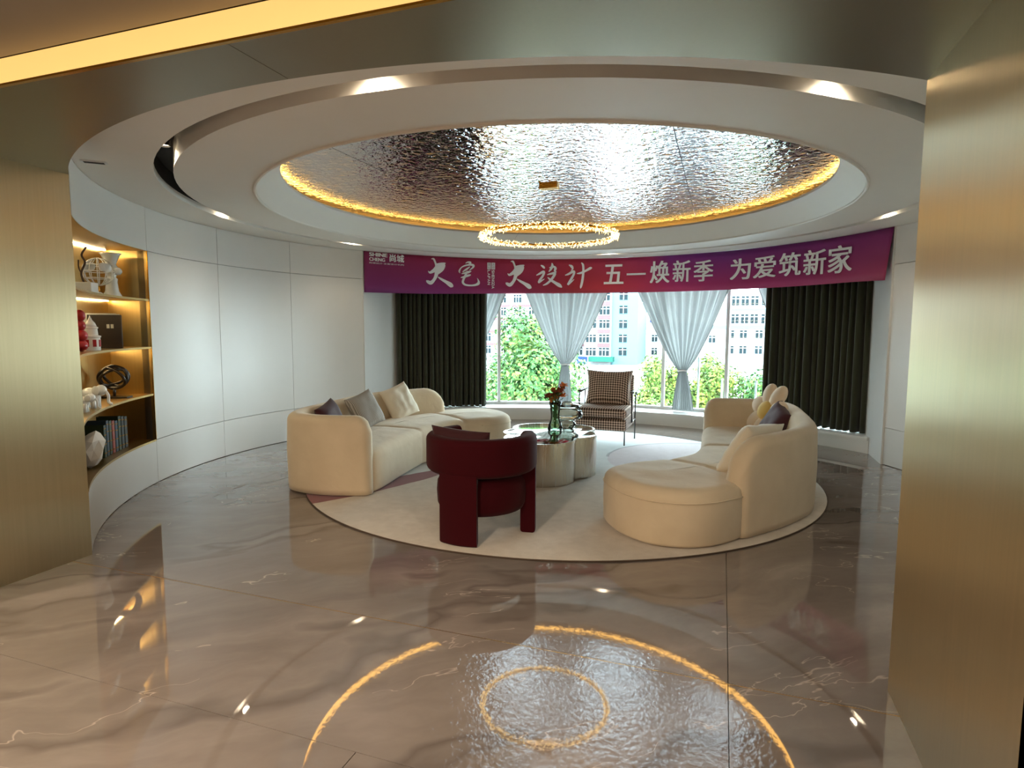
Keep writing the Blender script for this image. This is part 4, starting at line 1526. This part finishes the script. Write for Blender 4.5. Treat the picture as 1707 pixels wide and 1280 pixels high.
standing_book(4.085, 208.8, 0.25, 0.305, 0.025, 'white_ceramic', 'rearmost white book behind the black book on the second shelf', 40)
x, y = shelf_xy(3.92, 217.8)
tw = empty('tower_ornament', (x, y, z2), radians(30), 'white lighthouse-like tower ornament with red windows on the second shelf', 'ornament', 'shelf ornaments')
MB().lathe([(0.062, 0.0), (0.062, 0.10), (0.068, 0.105), (0.068, 0.115), (0.05, 0.12), (0.046, 0.17), (0.052, 0.175), (0.052, 0.183), (0.04, 0.188)], 24).build('body', 'plaster', tw, autos=40)
MB().lathe([(0.044, 0.188), (0.034, 0.215), (0.015, 0.24), (0.006, 0.262), (0.002, 0.275)], 24).build('roof', 'white_ceramic', tw, smooth=True)
for k in range(8):
    a = 2 * pi * k / 8
    o = MB().box(-0.012, 0.012, -0.003, 0.003, 0.03, 0.085).build('window', 'red_lacquer', tw)
    o.location = (0.062 * cos(a), 0.062 * sin(a), 0)
    o.rotation_euler = (0, 0, a + pi / 2)
x, y = shelf_xy(3.93, 221.0)
rb_ = empty('red_ornament', (x, y, z2), 0, 'red lacquer bead ornament beside the tower on the second shelf', 'ornament', 'shelf ornaments')
for k in range(4):
    ellipsoid(0.01 * (k % 2), 0.0, 0.045 + 0.075 * k, 0.048 - 0.004 * k, 0.048 - 0.004 * k, 0.045).build('bead', 'red_lacquer', rb_, smooth=True)

# third shelf: dark ring sculpture, white elephants
z3 = SH[1]
x, y = shelf_xy(4.0, 208.8)
rs = empty('ring_sculpture', (x, y, z3), radians(25), 'dark metal sculpture of crossed rings on a stem on the third shelf', 'sculpture', 'shelf ornaments')
for k, (tx, tz) in enumerate(((0, 0), (0.5, 0.6), (1.1, -0.4), (1.5, 1.0))):
    o = MB().tube([(0.115 * cos(q / 40 * 2 * pi), 0, 0.10 * sin(q / 40 * 2 * pi)) for q in range(40)], 0.013, 8, closed=True).build('ring', 'dark_steel', rs, smooth=True)
    o.location = (0, 0, 0.185)
    o.rotation_euler = (tx * 0.5, 0, tz)
MB().tube([(0, 0, 0.015), (0, 0, 0.09)], 0.012, 10).build('stem', 'dark_steel', rs, smooth=True)
MB().box(-0.13, 0.13, -0.05, 0.05, 0, 0.016).build('base', 'dark_steel', rs, bevel=0.003)
def elephant(r, deg, s_, yaw, label):
    x, y = shelf_xy(r, deg)
    e = empty('elephant_figurine', (x, y, z3), radians(yaw), label, 'figurine', 'white elephant figurines')
    o = ellipsoid(0, 0, 0.105 * s_, 0.075 * s_, 0.05 * s_, 0.055 * s_)
    o.add(*_raw(ellipsoid(0.085 * s_, 0, 0.14 * s_, 0.042 * s_, 0.036 * s_, 0.042 * s_)))
    o.build('body', 'white_ceramic', e, smooth=True)
    for sx_, sy in ((-0.045, -0.028), (-0.045, 0.028), (0.04, -0.028), (0.04, 0.028)):
        MB().lathe([(0.02 * s_, 0), (0.017 * s_, 0.04 * s_), (0.02 * s_, 0.085 * s_)], 12, sx_ * s_, sy * s_).build('leg', 'white_ceramic', e, smooth=True)
    MB().tube(catmull([Vector((0.115, 0, 0.14)) * s_, Vector((0.14, 0, 0.10)) * s_, Vector((0.14, 0, 0.05)) * s_, Vector((0.165, 0, 0.03)) * s_], 5), 0.011 * s_, 8).build('trunk', 'white_ceramic', e, smooth=True)
    for sy in (-1, 1):
        ellipsoid(0.07 * s_, sy * 0.042 * s_, 0.14 * s_, 0.03 * s_, 0.006 * s_, 0.036 * s_).build('ear', 'white_ceramic', e, smooth=True)
def _raw(mb):
    return mb.v, mb.f
elephant(3.92, 219.2, 1.0, 20, 'larger white elephant figurine on the third shelf')
elephant(3.92, 223.0, 0.75, 40, 'smaller white elephant figurine beside the larger one on the third shelf')

# bottom: row of leather-bound books, faceted white sculpture
z4 = SH[0]
cols = ['book_green', 'book_blue', 'book_green', 'book_red', 'book_blue', 'book_green', 'book_dark', 'book_dark']
desc = ['dark green leather-bound book at the front left end of the row', 'blue-grey leather-bound book, second from the front left of the row', 'green leather-bound book left of the rust-red book', 'rust-red leather-bound book in the bottom shelf row', 'slate blue leather-bound book right of the rust-red book', 'green banded leather-bound book near the right of the row', 'dark leather-bound book next to the last in the row', 'dark leather-bound book at the far right end of the row']
for k in range(8):
    deg = 216.0 - k * 0.93
    h_ = 0.27 + 0.01 * ((k * 7) % 4)
    t_ = 0.048
    x, y = shelf_xy(3.985, deg)
    b = empty('leather_book', (x, y, z4), radians(deg + 180), desc[k], 'book', 'leather-bound books on the bottom shelf')
    # local +X towards the room = spine side
    MB().box(0.078, 0.085, -t_ / 2, t_ / 2, 0, h_).build('spine', cols[k], b, bevel=0.003)
    MB().box(-0.085, 0.08, -t_ / 2, -t_ / 2 + 0.004, 0, h_).build('cover', cols[k], b)
    MB().box(-0.085, 0.08, t_ / 2 - 0.004, t_ / 2, 0, h_).build('cover', cols[k], b)
    MB().box(-0.08, 0.078, -t_ / 2 + 0.004, t_ / 2 - 0.004, 0.004, h_ - 0.006).build('pages', 'paper', b)
    for q in (0.12, 0.4, 0.68, 0.88):
        MB().box(0.084, 0.0865, -t_ / 2 + 0.002, t_ / 2 - 0.002, h_ * q, h_ * q + 0.008).build('gilt_band', 'gold', b)
x, y = shelf_xy(3.90, 222.0)
sc_ = bmesh.new()
bmesh.ops.create_icosphere(sc_, subdivisions=2, radius=1.0)
for v in sc_.verts:
    nzz = noise.noise(v.co * 1.6 + Vector((3, 1, 2)))
    v.co = Vector((v.co.x * 0.085 * (1 + 0.5 * nzz), v.co.y * 0.085 * (1 + 0.4 * nzz), (v.co.z * 0.5 + 0.5) * 0.29))
    if v.co.z > 0.17:
        v.co.x += 0.04 * (v.co.z - 0.17) / 0.1
me = bpy.data.meshes.new('faceted_sculpture')
sc_.to_mesh(me)
sc_.free()
fs = link_mesh('faceted_sculpture', me, 'plaster', None)
fs.location = (x, y, z4)
fs.rotation_euler = (0, 0, radians(40))
tag(fs, 'white faceted abstract sculpture beside the book row on the bottom shelf', 'sculpture', 'shelf ornaments')

# ------------------------------------------------------------------ outside
GZ = -6.0
tag(MB().box(-160, 160, 6.5, 200, GZ - 0.3, GZ).build('ground', 'road'), 'pale street far below the window', None, kind='structure')

def windows(root, xs_, zs_, w_, h_, y, mat='window_dark', panes=2):
    for z in zs_:
        for x in xs_:
            o = MB().box(x - w_ / 2, x + w_ / 2, y - 0.10, y + 0.05, z - h_ / 2, z + h_ / 2).build('window', mat, root)
            o.parent = root
            fr = MB()
            for q in range(1, panes):
                xx = x - w_ / 2 + w_ * q / panes
                fr.box(xx - 0.06, xx + 0.06, y - 0.16, y - 0.10, z - h_ / 2, z + h_ / 2)
            fr.box(x - w_ / 2, x + w_ / 2, y - 0.16, y - 0.10, z + h_ * 0.18, z + h_ * 0.26)
            fr.build('frame', 'facade_white', o)
b1 = empty('apartment_block', (-40, 125, GZ), 0, 'white apartment block behind the tall tree at the left', 'building')
def bpart(root, name, mb, mat):
    o = mb.build(name, mat, root)
    o.matrix_parent_inverse = Matrix.Translation(root.location).inverted()
    return o
def bwindows(root, xs_, zs_, w_, h_, y, panes=2):
    inv = Matrix.Translation(root.location).inverted()
    for z in zs_:
        for x in xs_:
            o = MB().box(x - w_ / 2, x + w_ / 2, y - 0.10, y + 0.05, z - h_ / 2, z + h_ / 2).build('window', 'window_dark', root)
            o.matrix_parent_inverse = inv
            fr = MB()
            for q in range(1, panes):
                xx = x - w_ / 2 + w_ * q / panes
                fr.box(xx - 0.07, xx + 0.07, y - 0.16, y - 0.10, z - h_ / 2, z + h_ / 2)
            fr.box(x - w_ / 2, x + w_ / 2, y - 0.16, y - 0.10, z + h_ * 0.18, z + h_ * 0.28)
            fr.build('frame', 'facade_white', o)
bpart(b1, 'wall', MB().box(-75, -26.4, 125, 140, GZ, 32), 'facade_white')
bwindows(b1, [-62, -58, -54, -50.4, -46.6, -42.9, -39.2, -35.4, -31.6, -28.6], [-3.4, -0.5, 2.4, 5.4, 8.3, 11.3], 1.8, 1.7, 125, 3)
for z in (-1.95, 0.95, 3.9, 6.85, 9.8):
    bpart(b1, 'ledge', MB().box(-75, -26.4, 124.8, 125.0, z - 0.45, z + 0.1), 'facade_pink')
b2 = empty('tower_block', (-20, 120, GZ), 0, 'pale blue and white tower block seen above the checked chair', 'building')
bpart(b2, 'wall', MB().box(-26, -20.4, 119.4, 135, GZ, 34), 'facade_white')
bpart(b2, 'wing', MB().box(-20.4, -15.0, 120, 135, GZ, 34), 'facade_blue')
bwindows(b2, [-24.6, -21.8], [-3.3, -0.5, 2.5, 5.3, 8.2, 11.0], 2.1, 1.6, 119.4, 3)
bwindows(b2, [-18.0], [-3.2, -0.46, 2.5, 5.5, 8.3, 11.2], 1.6, 1.6, 120, 2)
for z in (-1.9, 1.0, 3.9, 6.75, 9.6):
    bpart(b2, 'balcony', MB().box(-23.2, -20.6, 119.0, 119.4, z - 0.4, z + 0.4), 'facade_pink')
bpart(b2, 'awning', MB().box(-24.7, -19.6, 117.5, 119.4, -5.3, -4.3), 'sign_green')
bs = MB().box(-27.0, -24.8, 116.8, 117.0, -5.75, -4.26).build('shop_sign', 'sign_blue')
tag(bs, 'small blue shop sign at street level left of the checked chair', 'sign')
MB().box(-26.6, -25.2, 116.75, 116.8, -5.2, -4.9).build('sign_mark', 'letter_white', bs)
b4 = empty('low_building', (-8, 130, GZ), 0, 'plain white building with blue roof sign between tower and right block', 'building')
bpart(b4, 'wall', MB().box(-14.6, -3, 136, 150, GZ, 3.0), 'facade_white')
bpart(b4, 'roof_sign', MB().box(-14.5, -12.2, 136.4, 136.7, 3.0, 5.9), 'sign_blue')
bwindows(b4, [-13.2], [-3.6, -0.6], 1.2, 1.5, 136, 2)
b3 = empty('terraced_block', (6, 105, GZ), 0, 'white terraced block with set-back upper floors behind the right trees', 'building')
bpart(b3, 'wall', MB().box(-1.9, 26, 105, 120, GZ, 1.8), 'facade_white')
bpart(b3, 'upper_wall', MB().box(2.0, 26, 110, 120, 1.8, 8.6), 'facade_white')
bpart(b3, 'parapet', MB().box(-1.9, 26, 104.8, 105.1, 1.6, 2.2), 'facade_blue')
bpart(b3, 'terrace_rail', MB().box(2.0, 26, 109.4, 109.6, 4.8, 5.2), 'facade_blue')
bwindows(b3, [-0.13], [-0.2], 1.1, 1.2, 105, 2)
bwindows(b3, [2.9, 4.95, 7.45, 10, 13, 16, 19], [-2.0, 0.68], 1.1, 1.3, 105, 2)
bwindows(b3, [3.6, 5.2, 6.8, 8.6, 11, 14, 17, 20], [3.4, 6.6], 1.2, 1.6, 110, 2)

def tree(name, x, y, z, rx, rz, n, mat, label, seed, group, trunk=True, size=0.09):
    rd = random.Random(seed)
    t = empty(name, (x, y, GZ), 0, label, 'tree', group)
    mb = MB()
    blobs = []
    for k in range(16):
        d = Vector((rd.gauss(0, 1), rd.gauss(0, 1), rd.gauss(0, 1))).normalized()
        q = rd.uniform(0.2, 0.72)
        blobs.append((Vector((d.x * rx * q, d.y * rx * q, d.z * rz * q)), rd.uniform(0.32, 0.5)))
    for k in range(n):
        c, r_ = blobs[rd.randrange(len(blobs))]
        d = Vector((rd.gauss(0, 1), rd.gauss(0, 1), rd.gauss(0, 1))).normalized()
        f = rd.uniform(0.55, 1.05)
        p = c + Vector((d.x * rx * r_, d.y * rx * r_, d.z * rz * r_)) * f
        nrm = (d + Vector((rd.uniform(-.7, .7), rd.uniform(-.7, .7), rd.uniform(-.2, .9)))).normalized()
        u = nrm.orthogonal().normalized()
        v = nrm.cross(u)
        a = rd.uniform(0, 2 * pi)
        u, v = u * cos(a) + v * sin(a), v * cos(a) - u * sin(a)
        s_ = size * rd.uniform(0.6, 1.3)
        o_ = Vector((0, 0, z - GZ)) + p
        mb.add([o_ - u * s_, o_ + v * s_ * 0.55, o_ + u * s_, o_ - v * s_ * 0.55], [(0, 1, 2, 3)])
    me = bpy.data.meshes.new('crown')
    me.from_pydata(mb.v, [], mb.f)
    cr_ = link_mesh('crown', me, mat, t)
    cr_['kind'] = 'stuff'
    MB().tube(catmull([Vector((0, 0, 0)), Vector((0.05, 0, (z - GZ) * 0.4)), Vector((-0.05, 0.05, (z - GZ) * 0.8)), Vector((0, 0, z - GZ + rz * 0.3))], 4), [0.16] * 4 + [0.13] * 4 + [0.09] * 5, 8).build('trunk', 'bark', t, smooth=True)
    return t
tree('leafy_tree', -4.8, 14.0, -0.5, 2.2, 2.5, 16000, 'leaf_green', 'tall leafy tree filling the left window pane', 1, 'trees outside', size=0.085)
tree('leafy_tree', -9.4, 17.5, -1.6, 1.6, 1.9, 4000, 'leaf_green', 'darker tree beside the tall leafy tree, next to the left curtain', 2, 'trees outside', size=0.085)
tree('leafy_tree', -0.75, 20.0, -0.95, 1.35, 1.75, 7000, 'leaf_lime', 'yellow-green tree left of the right tied sheer', 3, 'trees outside')
tree('leafy_tree', 1.35, 20.8, -0.95, 1.45, 1.75, 7500, 'leaf_lime', 'yellow-green tree right of the right tied sheer', 4, 'trees outside')
tree('leafy_tree', 3.7, 20.0, -1.1, 1.45, 1.65, 7000, 'leaf_green', 'green tree next to the right curtain', 5, 'trees outside')
tree('leafy_tree', 2.3, 16.6, -2.0, 1.35, 1.25, 6500, 'leaf_green', 'low dark green tree in front of the right trees', 6, 'trees outside')
tree('leafy_tree', -0.6, 16.0, -1.75, 1.0, 1.1, 4500, 'leaf_lime', 'small yellow-green tree just right of the checked chair', 7, 'trees outside')
